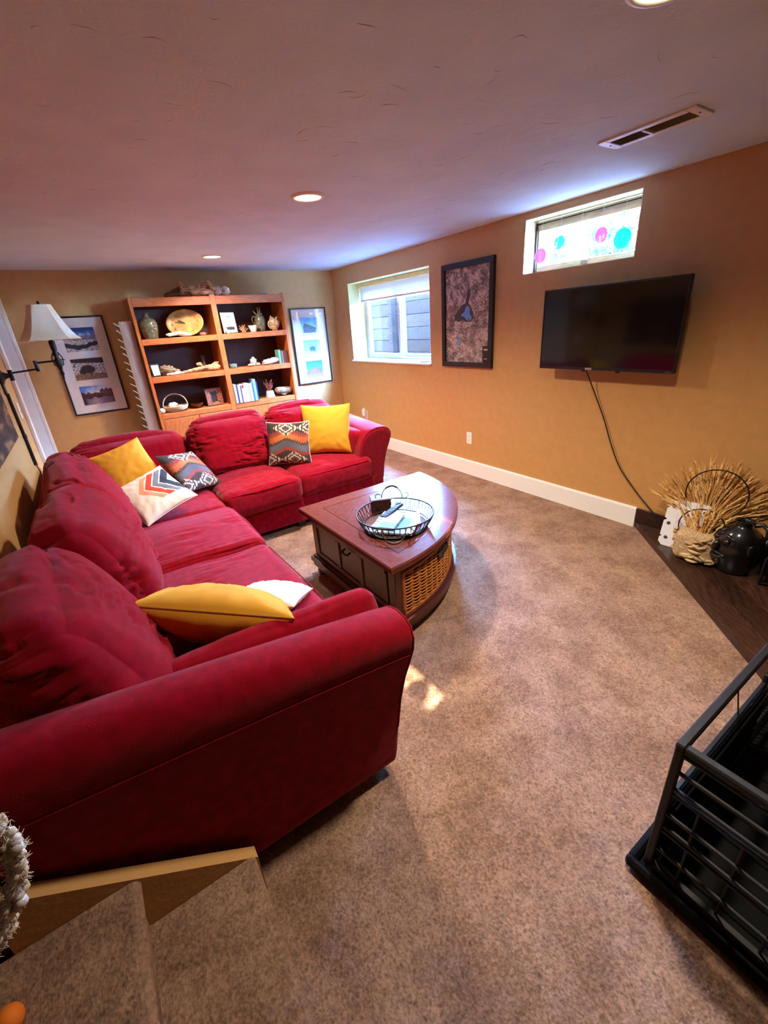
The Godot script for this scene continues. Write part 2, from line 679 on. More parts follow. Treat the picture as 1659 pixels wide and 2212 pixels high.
func build_shell() -> void:
	var f := B.new()
	f.span(Vector3(XS - 0.3, -0.2, ZB - 0.3), Vector3(XR + 0.3, 0.0, ZF + 0.3), 0.0)
	struct("floor", f, M.carpet, "tan cut-pile carpet covering the basement floor")
	var c := B.new()
	c.span(Vector3(XS - 0.3, CEIL, ZB - 0.3), Vector3(XR + 0.3, CEIL + 0.25, ZF + 0.3), 0.0)
	var ceiling := struct("ceiling", c, M.ceiling, "pale hand-trowelled plaster ceiling")
	build_trowel_marks(ceiling)
	struct("wall_right", slab_with_holes(Vector3(XR, 0, ZB - 0.3), Vector3(XR + WALL_T, CEIL, ZF + 0.3), 2, [W1, W2]), M.wall, "long ochre wall with two windows and the television")
	var wb := B.new()
	wb.span(Vector3(XL - 0.6, 0, ZB - 0.25), Vector3(XR, CEIL, ZB), 0.0)
	struct("wall_back", wb, M.wall, "ochre end wall behind the bookcases")
	struct("wall_left", slab_with_holes(Vector3(XL - 0.12, 0, ZB), Vector3(XL, CEIL, -0.885), 2, [[Vector2(-5.6, -0.1), Vector2(-4.45, 2.03)]]), M.wall, "ochre wall behind the sofa with the swing-arm lamp")
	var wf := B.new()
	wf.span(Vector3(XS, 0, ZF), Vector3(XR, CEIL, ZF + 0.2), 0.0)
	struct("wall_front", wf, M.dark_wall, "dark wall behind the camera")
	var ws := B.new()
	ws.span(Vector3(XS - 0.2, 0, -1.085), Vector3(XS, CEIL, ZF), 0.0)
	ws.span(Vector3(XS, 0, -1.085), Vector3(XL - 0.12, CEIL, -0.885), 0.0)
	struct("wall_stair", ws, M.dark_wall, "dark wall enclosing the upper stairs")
	# baseboards
	var bb := B.new()
	bb.prism(PackedVector2Array([Vector2(0, 0), Vector2(0.017, 0), Vector2(0.017, 0.14), Vector2(0.012, 0.152), Vector2(0, 0.152)]), 0.0 - (ZB + 1.417), Transform3D(Basis(Vector3(-1, 0, 0), Vector3(0, 1, 0), Vector3(0, 0, -1)), Vector3(XR, 0, ZB)))
	struct("baseboard_right", bb, M.white_trim, "white painted baseboard under the television wall")
	var b2 := B.new()
	b2.span(Vector3(XL, 0, ZB), Vector3(XR - 0.02, 0.152, ZB + 0.017), 0.003)
	struct("baseboard_back", b2, M.white_trim, "white painted baseboard behind the bookcases")
	var b3 := B.new()
	b3.span(Vector3(XR - 0.015, 0.043, -1.415), Vector3(XR, 0.150, ZF), 0.003)
	struct("baseboard_hearth", b3, M.dark_base, "dark stained baseboard along the wood platform")
	build_door()


func build_trowel_marks(ceiling: Node3D) -> void:
	# short plaster ridges left by the trowel, as real relief on the ceiling
	var rng := RandomNumberGenerator.new()
	rng.seed = 77
	for lot in 3:
		var m := B.new()
		for k in 34:
			var at := Vector3(rng.randf_range(0.1, 2.4), CEIL - 0.0002, rng.randf_range(-3.2, -0.5))
			var an := rng.randf_range(-0.5, 0.7) + (PI * 0.5 if rng.randf() < 0.25 else 0.0)
			var l := rng.randf_range(0.02, 0.10)
			var bend := rng.randf_range(-0.02, 0.02)
			var path := []
			var rad := []
			for i in 6:
				var t := i / 5.0
				path.append(at + Vector3(cos(an), 0, sin(an)) * (l * (t - 0.5)) + Vector3(-sin(an), 0, cos(an)) * (bend * 4.0 * t * (1.0 - t)))
				rad.append(0.0034 * sin(PI * clampf(t, 0.06, 0.94)) * rng.randf_range(0.6, 1.2))
			m.tube(path, rad, 5, false, 0.6)
		tag(obj("trowel_ridge", m, M.ceiling, ceiling), "", "", "", "stuff")


func build_door() -> void:
	var d := thing("door_1", "white door and casing in the left wall beside the far corner", "", Vector3.ZERO)
	tag(d, "", "", "", "structure")
	var c := B.new()
	for z: float in [-4.45, -5.6]:
		var s := 1.0 if z > -5.0 else -1.0
		c.span(Vector3(XL - 0.001, 0, z), Vector3(XL + 0.026, 2.10, z + s * 0.075), 0.004)
	c.span(Vector3(XL - 0.001, 2.03, -5.6), Vector3(XL + 0.026, 2.105, -4.45), 0.004)
	c.span(Vector3(XL + 0.0, 0, -5.612), Vector3(XL + 0.034, 2.03, -5.6), 0.003)
	obj("casing", c, M.white_trim, d)
	var j := B.new()
	j.span(Vector3(XL - 0.12, 0, -5.6), Vector3(XL, 2.03, -5.585), 0.001)
	j.span(Vector3(XL - 0.12, 0, -4.465), Vector3(XL, 2.03, -4.45), 0.001)
	j.span(Vector3(XL - 0.12, 2.015, -5.585), Vector3(XL, 2.03, -4.465), 0.001)
	obj("jamb", j, mat(c8(214, 214, 212), 0.45), d)
	var p := B.new()
	p.span(Vector3(XL - 0.16, 0.005, -5.62), Vector3(XL - 0.12, 2.05, -4.43), 0.002)
	obj("panel", p, M.white_trim, d)
	var k := B.new()
	k.lathe([Vector2(0.0, 0.0), Vector2(0.024, 0.0), Vector2(0.024, 0.006), Vector2(0.009, 0.012), Vector2(0.009, 0.035), Vector2(0.024, 0.045), Vector2(0.026, 0.058), Vector2(0.016, 0.068), Vector2(0.0, 0.07)], 16, Transform3D(Basis(Vector3(0, -1, 0), Vector3(1, 0, 0), Vector3(0, 0, 1)), Vector3(XL - 0.12, 0.95, -4.55)))
	obj("door_knob", k, M.chrome, d)


func frame_bars(m: B, x0: float, x1: float, z0: float, z1: float, y0: float, y1: float, w: float, ch := 0.004) -> void:
	m.span(Vector3(x0, y0, z0), Vector3(x1, y1, z0 + w), ch)
	m.span(Vector3(x0, y0, z1 - w), Vector3(x1, y1, z1), ch)
	m.span(Vector3(x0, y0, z0 + w), Vector3(x1, y0 + w, z1 - w), ch)
	m.span(Vector3(x0, y1 - w, z0 + w), Vector3(x1, y1, z1 - w), ch)


func build_windows() -> void:
	# the larger window, above the far end of the sofa
	var w := thing("window_1", "white sliding window with a short roller blind, looking into a timber window well", "", Vector3.ZERO)
	tag(w, "", "", "", "structure")
	var z0: float = W1[0].x
	var z1: float = W1[1].x
	var y0: float = W1[0].y
	var y1: float = W1[1].y
	var r := B.new()
	r.span(Vector3(XR + 0.001, y0, z0), Vector3(XR + 0.24, y1, z0 + 0.004), 0.0)
	r.span(Vector3(XR + 0.001, y0, z1 - 0.004), Vector3(XR + 0.24, y1, z1), 0.0)
	r.span(Vector3(XR + 0.001, y1 - 0.004, z0), Vector3(XR + 0.24, y1, z1), 0.0)
	obj("reveal", r, M.reveal, w)
	var s := B.new()
	s.span(Vector3(XR - 0.022, y0 - 0.002, z0 - 0.01), Vector3(XR + 0.26, y0 + 0.022, z1 + 0.01), 0.006)
	obj("sill", s, M.white_trim, w)
	var f := B.new()
	frame_bars(f, XR + 0.235, XR + 0.30, z0, z1, y0, y1, 0.05)
	f.span(Vector3(XR + 0.24, y0 + 0.05, -4.60), Vector3(XR + 0.295, y1 - 0.05, -4.53), 0.004)
	obj("window_frame", f, M.vinyl, w)
	var a := B.new()
	frame_bars(a, XR + 0.225, XR + 0.255, z0 + 0.05, -4.545, y0 + 0.045, y1 - 0.05, 0.045)
	var sash := obj("sash", a, M.vinyl, w)
	var pa := B.new()
	pa.span(Vector3(XR + 0.238, y0 + 0.09, z0 + 0.095), Vector3(XR + 0.242, y1 - 0.095, -4.59), 0.0)
	obj("pane", pa, M.pane, sash)
	var b := B.new()
	frame_bars(b, XR + 0.262, XR + 0.29, -4.57, z1 - 0.05, y0 + 0.05, y1 - 0.05, 0.035)
	var sash2 := obj("sash", b, M.vinyl, w)
	var pb := B.new()
	pb.span(Vector3(XR + 0.274, y0 + 0.085, -4.535), Vector3(XR + 0.278, y1 - 0.085, z1 - 0.085), 0.0)
	obj("pane", pb, M.pane, sash2)
	# roller blind
	var bl := thing("roller_blind", "short white roller blind pulled partway down in the larger window", "blind")
	var cl := B.new()
	cl.span(Vector3(XR + 0.168, 1.80, z0 + 0.02), Vector3(XR + 0.170, 1.955, z1 - 0.02), 0.0)
	obj("cloth", cl, M.blind, bl)
	var hd := B.new()
	hd.span(Vector3(XR + 0.13, 1.945, z0 + 0.006), Vector3(XR + 0.20, 1.998, z1 - 0.006), 0.008)
	obj("headrail", hd, M.cream_wood, bl)
	var br := B.new()
	br.span(Vector3(XR + 0.160, 1.785, z0 + 0.018), Vector3(XR + 0.178, 1.808, z1 - 0.018), 0.005)
	obj("bottom_rail", br, M.white_trim, bl)
	# the small high window above the television
	var q := thing("window_2", "small high window above the television with coloured glass discs", "", Vector3.ZERO)
	tag(q, "", "", "", "structure")
	z0 = W2[0].x
	z1 = W2[1].x
	y0 = W2[0].y
	y1 = W2[1].y
	var r2 := B.new()
	r2.span(Vector3(XR + 0.001, y0, z0), Vector3(XR + 0.26, y1, z0 + 0.004), 0.0)
	r2.span(Vector3(XR + 0.001, y0, z1 - 0.004), Vector3(XR + 0.26, y1, z1), 0.0)
	r2.span(Vector3(XR + 0.001, y1 - 0.004, z0), Vector3(XR + 0.26, y1, z1), 0.0)
	r2.span(Vector3(XR + 0.001, y0, z0), Vector3(XR + 0.26, y0 + 0.004, z1), 0.0)
	obj("reveal", r2, mat(c8(222, 206, 160), 0.6), q)
	var f2 := B.new()
	frame_bars(f2, XR + 0.13, XR + 0.165, z0 + 0.012, z1 - 0.004, y0 + 0.006, y1 - 0.012, 0.022, 0.003)
	f2.span(Vector3(XR + 0.135, y1 - 0.075, z0 + 0.03), Vector3(XR + 0.16, y1 - 0.03, z1 - 0.02), 0.003)
	f2.span(Vector3(XR + 0.135, y0 + 0.02, z0 + 0.03), Vector3(XR + 0.16, y0 + 0.055, z1 - 0.02), 0.003)
	obj("inner_frame", f2, M.cream_wood, q)
	var rd := B.new()
	rd.tube([Vector3(XR + 0.12, y1 - 0.03, z0 + 0.02), Vector3(XR + 0.12, y1 - 0.03, z1 - 0.01)], 0.005, 8)
	rd.tube([Vector3(XR + 0.12, y0 + 0.012, z0 + 0.016), Vector3(XR + 0.12, y1 - 0.02, z0 + 0.016)], 0.006, 8)
	obj("rod", rd, M.bronze, q)
	var cat := B.new()
	cat.box(Vector3(XR + 0.128, y0 + 0.032, -2.14), Vector3(0.014, 0.034, 0.05), 0.004)
	obj("latch", cat, mat(c8(150, 140, 118), 0.4, 0.3), q)
	var f3 := B.new()
	frame_bars(f3, XR + 0.24, XR + 0.30, z0, z1, y0, y1, 0.035)
	obj("window_frame", f3, M.vinyl, q)
	var p2 := B.new()
	p2.span(Vector3(XR + 0.268, y0 + 0.03, z0 + 0.03), Vector3(XR + 0.272, y1 - 0.03, z1 - 0.03), 0.0)
	obj("pane", p2, M.pane, q)


func build_outside() -> void:
	# garden level outside, the timber-lined well of the larger window, and the shrubs at the small one
	var g := B.new()
	g.span(Vector3(XR + 0.3, 1.45, -3.3), Vector3(12.0, 1.70, 3.0), 0.0)
	g.span(Vector3(4.35, 1.45, -9.0), Vector3(12.0, 1.70, -3.3), 0.0)
	g.span(Vector3(XR + 0.3, 0.7, -6.9), Vector3(4.35, 1.02, -3.3), 0.0)
	struct("ground_outside", g, tri_tex(mat(Color.WHITE, 0.95), ntex(noise(0.08, FastNoiseLite.TYPE_SIMPLEX_SMOOTH, 4, 101), 512, [[0.2, c8(190, 188, 186)], [0.5, c8(214, 214, 214)], [0.8, c8(236, 236, 238)]]), Vector3(1, 1, 1), true), "pale gravel outside the windows")
	var well := thing("trim_1", "timber plank lining of the window well outside", "", Vector3.ZERO)
	tag(well, "", "", "", "structure")
	var tex := ntex(noise(0.05, FastNoiseLite.TYPE_SIMPLEX_SMOOTH, 4, 103), 256, [[0.2, c8(15, 9, 5)], [0.5, c8(21, 13, 8)], [0.8, c8(28, 19, 12)]])
	var pm := []
	for k in 3:
		pm.append(tri_tex(mat([Color(1, 1, 1), Color(0.9, 0.88, 0.9), Color(0.95, 0.97, 1.0)][k], 0.85), tex, Vector3(6, 6, 0.7)))
	for q in pm:
		q.specular_mode = BaseMaterial3D.SPECULAR_DISABLED
	for k in 6:
		var p := B.new()
		p.box(Vector3.ZERO, Vector3(0.09, 0.164, 3.5), 0.006)
		obj("plank", p, pm[k % 3], well, Transform3D(Basis.IDENTITY, Vector3(4.16 + 0.004 * (k % 2), 1.02 + 0.168 * k, -5.05)))
	for k in 6:
		for z: float in [-6.75, -3.35]:
			var p := B.new()
			p.box(Vector3.ZERO, Vector3(0.70, 0.164, 0.09), 0.006)
			obj("end_plank", p, pm[(k + 1) % 3], well, Transform3D(Basis.IDENTITY, Vector3(3.76, 1.02 + 0.168 * k, z)))
	var bk := B.new()
	bk.span(Vector3(4.212, 0.90, -6.85), Vector3(4.345, 1.95, -3.25), 0.0)
	obj("backing", bk, mat(c8(14, 10, 8), 0.95), well)
	for z: float in [-5.75, -4.35]:
		var p := B.new()
		p.box(Vector3.ZERO, Vector3(0.09, 1.15, 0.09), 0.006)
		obj("post", p, pm[1], well, Transform3D(Basis.IDENTITY, Vector3(4.068, 1.52, z)))
	build_shrub(Vector3(3.95, 1.70, -3.02), 0.85, 501, "twiggy shrub outside the left half of the small high window")
	build_shrub(Vector3(4.00, 1.70, -2.38), 0.80, 502, "twiggy shrub outside the middle of the small high window")
	build_shrub(Vector3(3.95, 1.70, -1.74), 0.85, 503, "twiggy shrub outside the right end of the small high window")
	build_shrub(Vector3(5.15, 1.70, -3.05), 1.25, 504, "tall shrub farther out behind the small high window")
	build_shrub(Vector3(5.25, 1.70, -2.05), 1.35, 505, "tallest shrub, farthest from the small high window")


func build_shrub(at: Vector3, h: float, seed_: int, label: String) -> void:
	var rng := RandomNumberGenerator.new()
	rng.seed = seed_
	var t := thing("shrub", label, "shrub", at)
	var st := B.new()
	var lf := B.new()
	for k in 44:
		var an := rng.randf_range(0, TAU)
		var lean := rng.randf_range(0.02, 0.26)
		var p := Vector3(cos(an) * 0.16, -0.02, sin(an) * 0.16) * rng.randf()
		var dir := Vector3(cos(an) * lean, 1.0, sin(an) * lean).normalized()
		var path := [p]
		var rad := [0.008]
		for i in 6:
			dir = (dir + Vector3(rng.randf_range(-0.3, 0.3), rng.randf_range(0.0, 0.3), rng.randf_range(-0.3, 0.3))).normalized()
			p += dir * h / 6.0
			path.append(p)
			rad.append(0.0075 - i * 0.001)
			for n in 7:
				var d := Vector3(rng.randf_range(-1, 1), rng.randf_range(-0.5, 0.8), rng.randf_range(-1, 1)).normalized()
				var s := d.cross(Vector3(rng.randf_range(-1, 1), rng.randf_range(-1, 1), rng.randf_range(-1, 1))).normalized()
				var l := rng.randf_range(0.03, 0.06)
				lf.quad(p, p + d * l * 0.5 - s * l * 0.22, p + d * l, p + d * l * 0.5 + s * l * 0.22)
		st.tube(path, rad, 5)
	var sm := mat(c8(48, 42, 42), 0.9)
	sm.metallic_specular = 0.1
	obj("stem", st, sm, t)
	var lm := mat(c8(30, 46, 54), 0.7)
	lm.metallic_specular = 0.1
	lm.backlight_enabled = true
	lm.backlight = Color(0.10, 0.18, 0.22)
	tag(obj("leaf", lf, lm, t), "", "", "", "stuff")


# ---------------------------------------------------------------- lamps in the ceiling
func build_lamps() -> void:
	var spots := [[Vector3(1.352, CEIL, -2.678), "recessed ceiling light in the middle of the ceiling"], [Vector3(1.334, CEIL, -4.761), "recessed ceiling light nearest the bookcases"], [Vector3(1.392, CEIL, -0.772), "recessed ceiling light nearest the camera, at the top edge of the photo"]]
	var glow := mat(c8(255, 244, 222), 0.5)
	glow.emission_enabled = true
	glow.emission = c8(255, 236, 200)
	glow.emission_energy_multiplier = 5.0
	for s in spots:
		var t := thing("recessed_light", s[1], "light", s[0], 0.0, "recessed ceiling lights")
		var r := B.new()
		r.lathe([Vector2(0.076, -0.004), Vector2(0.080, -0.012), Vector2(0.094, -0.008), Vector2(0.098, 0.0), Vector2(0.098, 0.0005)], 40, Transform3D.IDENTITY, false)
		obj("trim_ring", r, M.white_plastic, t)
		var d := B.new()
		d.lathe([Vector2(0.0, -0.010), Vector2(0.05, -0.009), Vector2(0.077, -0.005), Vector2(0.077, 0.0)], 40, Transform3D.IDENTITY, false)
		obj("glowing_lens", d, glow, t)
		var l := SpotLight3D.new()
		l.name = "lamp"
		t.add_child(l)
		l.position = Vector3(0, -0.03, 0)
		l.rotation_degrees = Vector3(-90, 0, 0)
		l.spot_angle = 74.0
		l.spot_angle_attenuation = 0.9
		l.light_size = 0.07
		l.light_color = Color(1.0, 0.945, 0.87)
		l.light_energy = 6.4 if s[0].z < -1.5 else 3.6
		l.spot_range = 12.0
		l.spot_attenuation = 2.0
		l.shadow_enabled = true
	# supply register
	var v := thing("ceiling_vent", "white slotted air register in the ceiling above the television", "vent", Vector3(2.33, CEIL, -1.28))
	var f := B.new()
	f.span(Vector3(-0.078, -0.008, -0.205), Vector3(0.078, 0.0, -0.165), 0.002)
	f.span(Vector3(-0.078, -0.008, 0.165), Vector3(0.078, 0.0, 0.205), 0.002)
	f.span(Vector3(-0.078, -0.008, -0.165), Vector3(-0.045, 0.0, 0.165), 0.002)
	f.span(Vector3(0.045, -0.008, -0.165), Vector3(0.078, 0.0, 0.165), 0.002)
	f.span(Vector3(-0.045, -0.012, -0.022), Vector3(0.045, 0.0, -0.008), 0.002)
	obj("frame", f, M.white_plastic, v)
	var bk := B.new()
	bk.span(Vector3(-0.046, -0.002, -0.166), Vector3(0.046, -0.0005, 0.166), 0.0)
	obj("backing", bk, mat(c8(52, 44, 38), 0.8), v)
	var sm := BoxMesh.new()
	sm.size = Vector3(0.09, 0.007, 0.0016)
	var vm := mat(c8(120, 108, 96), 0.5)
	for k in 38:
		var z := -0.160 + 0.320 * k / 37.0
		if absf(z + 0.015) < 0.012:
			continue
		obj("slat", sm, vm, v, Transform3D(Basis(Vector3.RIGHT, 0.6 if z > 0 else -0.6), Vector3(0, -0.005, z)))
	for z: float in [-0.185, 0.185]:
		var sc := B.new()
		sc.ball(Vector3(0, -0.008, z), Vector3(0.005, 0.002, 0.005), 10, 6)
		obj("screw", sc, M.slot, v)


# ---------------------------------------------------------------- stairs
func build_stairs() -> void:
	var t := thing("stairs", "carpeted stairs climbing to the left beside the sofa", "", Vector3.ZERO)
	tag(t, "", "", "", "structure")
	for k in 8:
		var nx := 0.036 - 0.2445 * k
		var y := 0.18 * (k + 1)
		var m := B.new()
		# tread with a rounded nosing over a riser
		var poly := PackedVector2Array([Vector2(nx - 0.275, y), Vector2(nx - 0.275, y - 0.19), Vector2(nx - 0.022, y - 0.19 + 0.01), Vector2(nx - 0.020, y - 0.045)])
		for i in 9:
			var a := -PI * 0.5 + PI * i / 8.0
			poly.append(Vector2(nx - 0.022 + cos(a) * 0.022, y - 0.022 + sin(a) * 0.022))
		if k == 0:
			poly[1] = Vector2(nx - 0.275, 0)
			poly[2] = Vector2(nx - 0.022, 0)
		m.prism(poly, 1.25, Transform3D(Basis.IDENTITY, Vector3(0, 0, 0.40)))
		obj("step", m, M.carpet, t)
	var s := B.new()
	var p := PackedVector2Array([Vector2(0.042, 0.0), Vector2(0.042, 0.160), Vector2(-0.44, 0.535), Vector2(-0.44, 0.0)])
	s.prism(p, 0.034, Transform3D(Basis.IDENTITY, Vector3(0, 0, -0.851)))
	struct("trim_2", s, M.wall, "ochre sloping stringer board between the stairs and the sofa")


# ---------------------------------------------------------------- wood platform in the near right corner
func build_hearth() -> void:
	var t := thing("trim_3", "low dark plank platform in the corner below the television", "", Vector3.ZERO)
	tag(t, "", "", "", "structure")
	# the front edge runs from (3.10, -1.405) to (2.12, -0.375) and on; planks lie parallel to it
	var a := Vector3(3.105, 0, -1.420)
	var dir := Vector3(-0.689, 0, 0.724).normalized()
	var nrm := Vector3(dir.z, 0, -dir.x)
	if nrm.x < 0:
		nrm = -nrm
	var bs := Basis(nrm, Vector3.UP, nrm.cross(Vector3.UP))
	var along := bs.z
	var w := 0.125
	for k in 15:
		# each plank is cut off by the wall at x = XR
		var o := a + nrm * (w * k)
		var s0 := (XR - o.x) / dir.x
		var o2 := o + nrm * w
		var s1 := (XR - o2.x) / dir.x
		var l := 2.35
		var m := B.new()
		var pts := [o + dir * s0, o + dir * maxf(l, s0 + 0.2), o2 + dir * maxf(l, s1 + 0.2), o2 + dir * s1]
		var poly := PackedVector2Array()
		for q: Vector3 in pts:
			q.z = minf(q.z, ZF)
			poly.append(Vector2(q.x, -q.z))
		if Geometry2D.is_polygon_clockwise(poly):
			poly.reverse()
		var inner := Geometry2D.offset_polygon(poly, -0.0012)
		if inner.is_empty():
			continue
		m.prism(inner[0], 0.043, Transform3D(Basis(Vector3(1, 0, 0), Vector3(0, 0, -1), Vector3(0, 1, 0)), Vector3(0, 0.043 - 0.0006 * (k % 2), 0)))
		var pm: StandardMaterial3D = M.plank.duplicate()
		pm.albedo_color = [gray(1.0), gray(0.86), gray(1.1), gray(0.94)][k % 4]
		pm.uv1_world_triplanar = false
		# grain along the plank: the node is turned so that its own z follows it
		var o3 := obj("plank", m, pm, t)
		var back := Transform3D(Basis(Vector3.UP, atan2(dir.x, dir.z)), Vector3.ZERO)
		o3.transform = back
		var arr: Array = o3.mesh.surface_get_arrays(0)
		var vs: PackedVector3Array = arr[Mesh.ARRAY_VERTEX]
		var ns: PackedVector3Array = arr[Mesh.ARRAY_NORMAL]
		var inv := back.affine_inverse()
		for i in vs.size():
			vs[i] = inv * vs[i]
			ns[i] = inv.basis * ns[i]
		arr[Mesh.ARRAY_VERTEX] = vs
		arr[Mesh.ARRAY_NORMAL] = ns
		var am := ArrayMesh.new()
		am.add_surface_from_arrays(Mesh.PRIMITIVE_TRIANGLES, arr)
		o3.mesh = am


# ---------------------------------------------------------------- the corner sofa
# wrinkles: folds of height amp, frequency f (per metre) along each local axis
func folds(amp: float, f: Vector3, seed_: int, then = null, crease := 0.0) -> Callable:
	var nz := noise(1.0, FastNoiseLite.TYPE_SIMPLEX_SMOOTH, 2, seed_)
	var big := noise(1.0, FastNoiseLite.TYPE_SIMPLEX_SMOOTH, 1, seed_ + 50)
	return func(p: Vector3, q: Vector3) -> Vector3:
		var d := Vector3(pow(q.x, 5.0), pow(q.y, 5.0), pow(q.z, 5.0)).normalized()
		var a := nz.get_noise_3d(p.x * f.x, p.y * f.y, p.z * f.z)
		var s := clampf(big.get_noise_3d(p.x * 3.0, p.y * 3.0 + 7.0, p.z * 3.0) * 1.6 + 0.55, 0.1, 1.2)
		var r := (0.5 - absf(a) * 2.2) * amp * s + big.get_noise_3d(p.x * 2.2, p.y * 2.2, p.z * 2.2) * amp * 0.9
		if crease > 0.0:
			# thin sharp creases that bunch up where the cloth is slack
			var c := nz.get_noise_3d(p.x * f.x * 0.9 + 40.0, p.y * f.y * 1.7, p.z * f.z * 1.7 + 9.0)
			r -= crease * pow(maxf(0.0, 1.0 - absf(c) * 5.0), 1.6) * clampf(s * 1.4 - 0.4, 0.0, 1.3)
		p += d * r
		return then.call(p, q) if then != null else p


func seat_cushion(parent: Node3D, a: Vector3, b: Vector3, seed_: int, dir: int) -> void:
	var h := (b - a) * 0.5
	var m := B.new()
	var f := Vector3(1.6, 4.0, 13.0) if dir == 0 else Vector3(5.0, 4.0, 5.0)
	var am := 0.008 if dir == 0 else 0.006
	m.cushion(h, 0.055, Vector3(0.012, 0.03, 0.006), Vector3i(44, 10, 84), Transform3D(Basis.IDENTITY, (a + b) * 0.5), folds(am, f, seed_, null, 0.008 if dir == 0 else 0.005))
	var o := obj("seat_cushion", m, M.suede, parent)
	# a welt round the top edge at the front
	var s := B.new()
	var c := (a + b) * 0.5
	var y := b.y - 0.012
	if dir == 0:
		s.tube([Vector3(b.x - 0.008, y - 0.012, a.z + 0.05), Vector3(b.x + 0.002, y - 0.010, c.z), Vector3(b.x - 0.008, y - 0.012, b.z - 0.05)], 0.0035, 6)
	else:
		s.tube([Vector3(a.x + 0.05, y - 0.012, b.z - 0.008), Vector3(c.x, y - 0.010, b.z + 0.002), Vector3(b.x - 0.05, y - 0.012, b.z - 0.008)], 0.0035, 6)
	obj("welt", s, M.suede, o)


# local axes: x thickness (front is +x), y height, z width
func back_cushion(parent: Node3D, half: Vector3, xf: Transform3D, seed_: int, amp := 0.012) -> void:
	var m := B.new()
	var slump := func(p: Vector3, q: Vector3) -> Vector3:
		var t := q.y
		p.x *= 1.0 - 0.22 * t
		p.x += 0.02 * (1.0 - t * t)
		p.y += 0.010 * (1.0 - q.z * q.z) * t
		return p
	m.cushion(half, minf(half.x, 0.105), Vector3(0.045, 0.03, 0.02), Vector3i(26, 76, 56), xf, folds(amp, Vector3(3.0, 11.0, 2.6), seed_, slump, 0.015))
	obj("back_cushion", m, M.suede, parent)


func arm_points(h: float, rise: float, f0: float, f1: float) -> Array:
	# ring of (out, y), repeated at stations along the front axis
	var ring := [Vector2(-0.165, 0.06), Vector2(-0.02, 0.06), Vector2(-0.002, 0.068), Vector2(0.0, 0.10), Vector2(0.0, 0.22), Vector2(0.004, 0.34), Vector2(0.018, 0.44), Vector2(0.040, 0.525), Vector2(0.052, 0.575), Vector2(0.050, 0.612), Vector2(0.032, 0.645), Vector2(0.0, 0.663), Vector2(-0.045, 0.668), Vector2(-0.09, 0.655), Vector2(-0.125, 0.625), Vector2(-0.15, 0.57), Vector2(-0.165, 0.48), Vector2(-0.165, 0.27)]
	var rows := []
	var n := 16
	for k in n + 4:
		var t := minf(float(k) / n, 1.0)
		var shrink := 1.0
		var push := 0.0
		if k > n:
			push = [0.0, 0.010, 0.016, 0.018][k - n]
			shrink = [1.0, 0.985, 0.955, 0.90][k - n]
		var row := []
		for q: Vector2 in ring:
			var y := q.y
			var up := clampf((y - 0.28) / 0.39, 0.0, 1.0)
			y += up * (h - 0.668 + rise * pow(1.0 - t, 0.9))
			var fr := f1 + 0.075 * clampf((q.y - 0.05) / 0.6, 0, 1)
			var o := -0.06 + (q.x + 0.06) * shrink
			var yy := 0.34 + (y - 0.34) * shrink
			row.append(Vector3(o, yy, lerpf(f0, fr, t) + push))
		rows.append(row)
	return rows


func sofa_arm(parent: Node3D, h: float, rise: float, f0: float, f1: float, place: Callable, flip: bool) -> void:
	var rows := arm_points(h, rise, f0, f1)
	var m := B.new()
	var p := PackedVector3Array()
	var k: int = rows[0].size()
	for r in rows:
		for i in k:
			p.append(place.call(r[(k - i) % k] if flip else r[i]))
	m.grid(p, k, rows.size(), true)
	# flat front
	var last: Array = rows[rows.size() - 1]
	var cen := Vector3.ZERO
	for q in last:
		cen += q / k
	for i in k:
		var a: Vector3 = place.call(last[i])
		var b: Vector3 = place.call(last[(i + 1) % k])
		if flip:
			m.tri(place.call(cen), b, a)
		else:
			m.tri(place.call(cen), a, b)
	var o := obj("arm", m, M.suede, parent)
	var s := B.new()
	var path := []
	for r in rows.slice(0, 17):
		path.append(place.call(r[8].lerp(r[7], 0.4) + Vector3(0.002, 0, 0)))
	s.tube(path, 0.0032, 6)
	obj("welt", s, M.suede, o)
	var e := B.new()
	var edge := []
	for i in range(4, 16):
		edge.append(place.call(rows[17][i] + Vector3(0, 0, 0.002)))
	e.tube(edge, 0.0035, 6)
	obj("welt", e, M.suede, o)


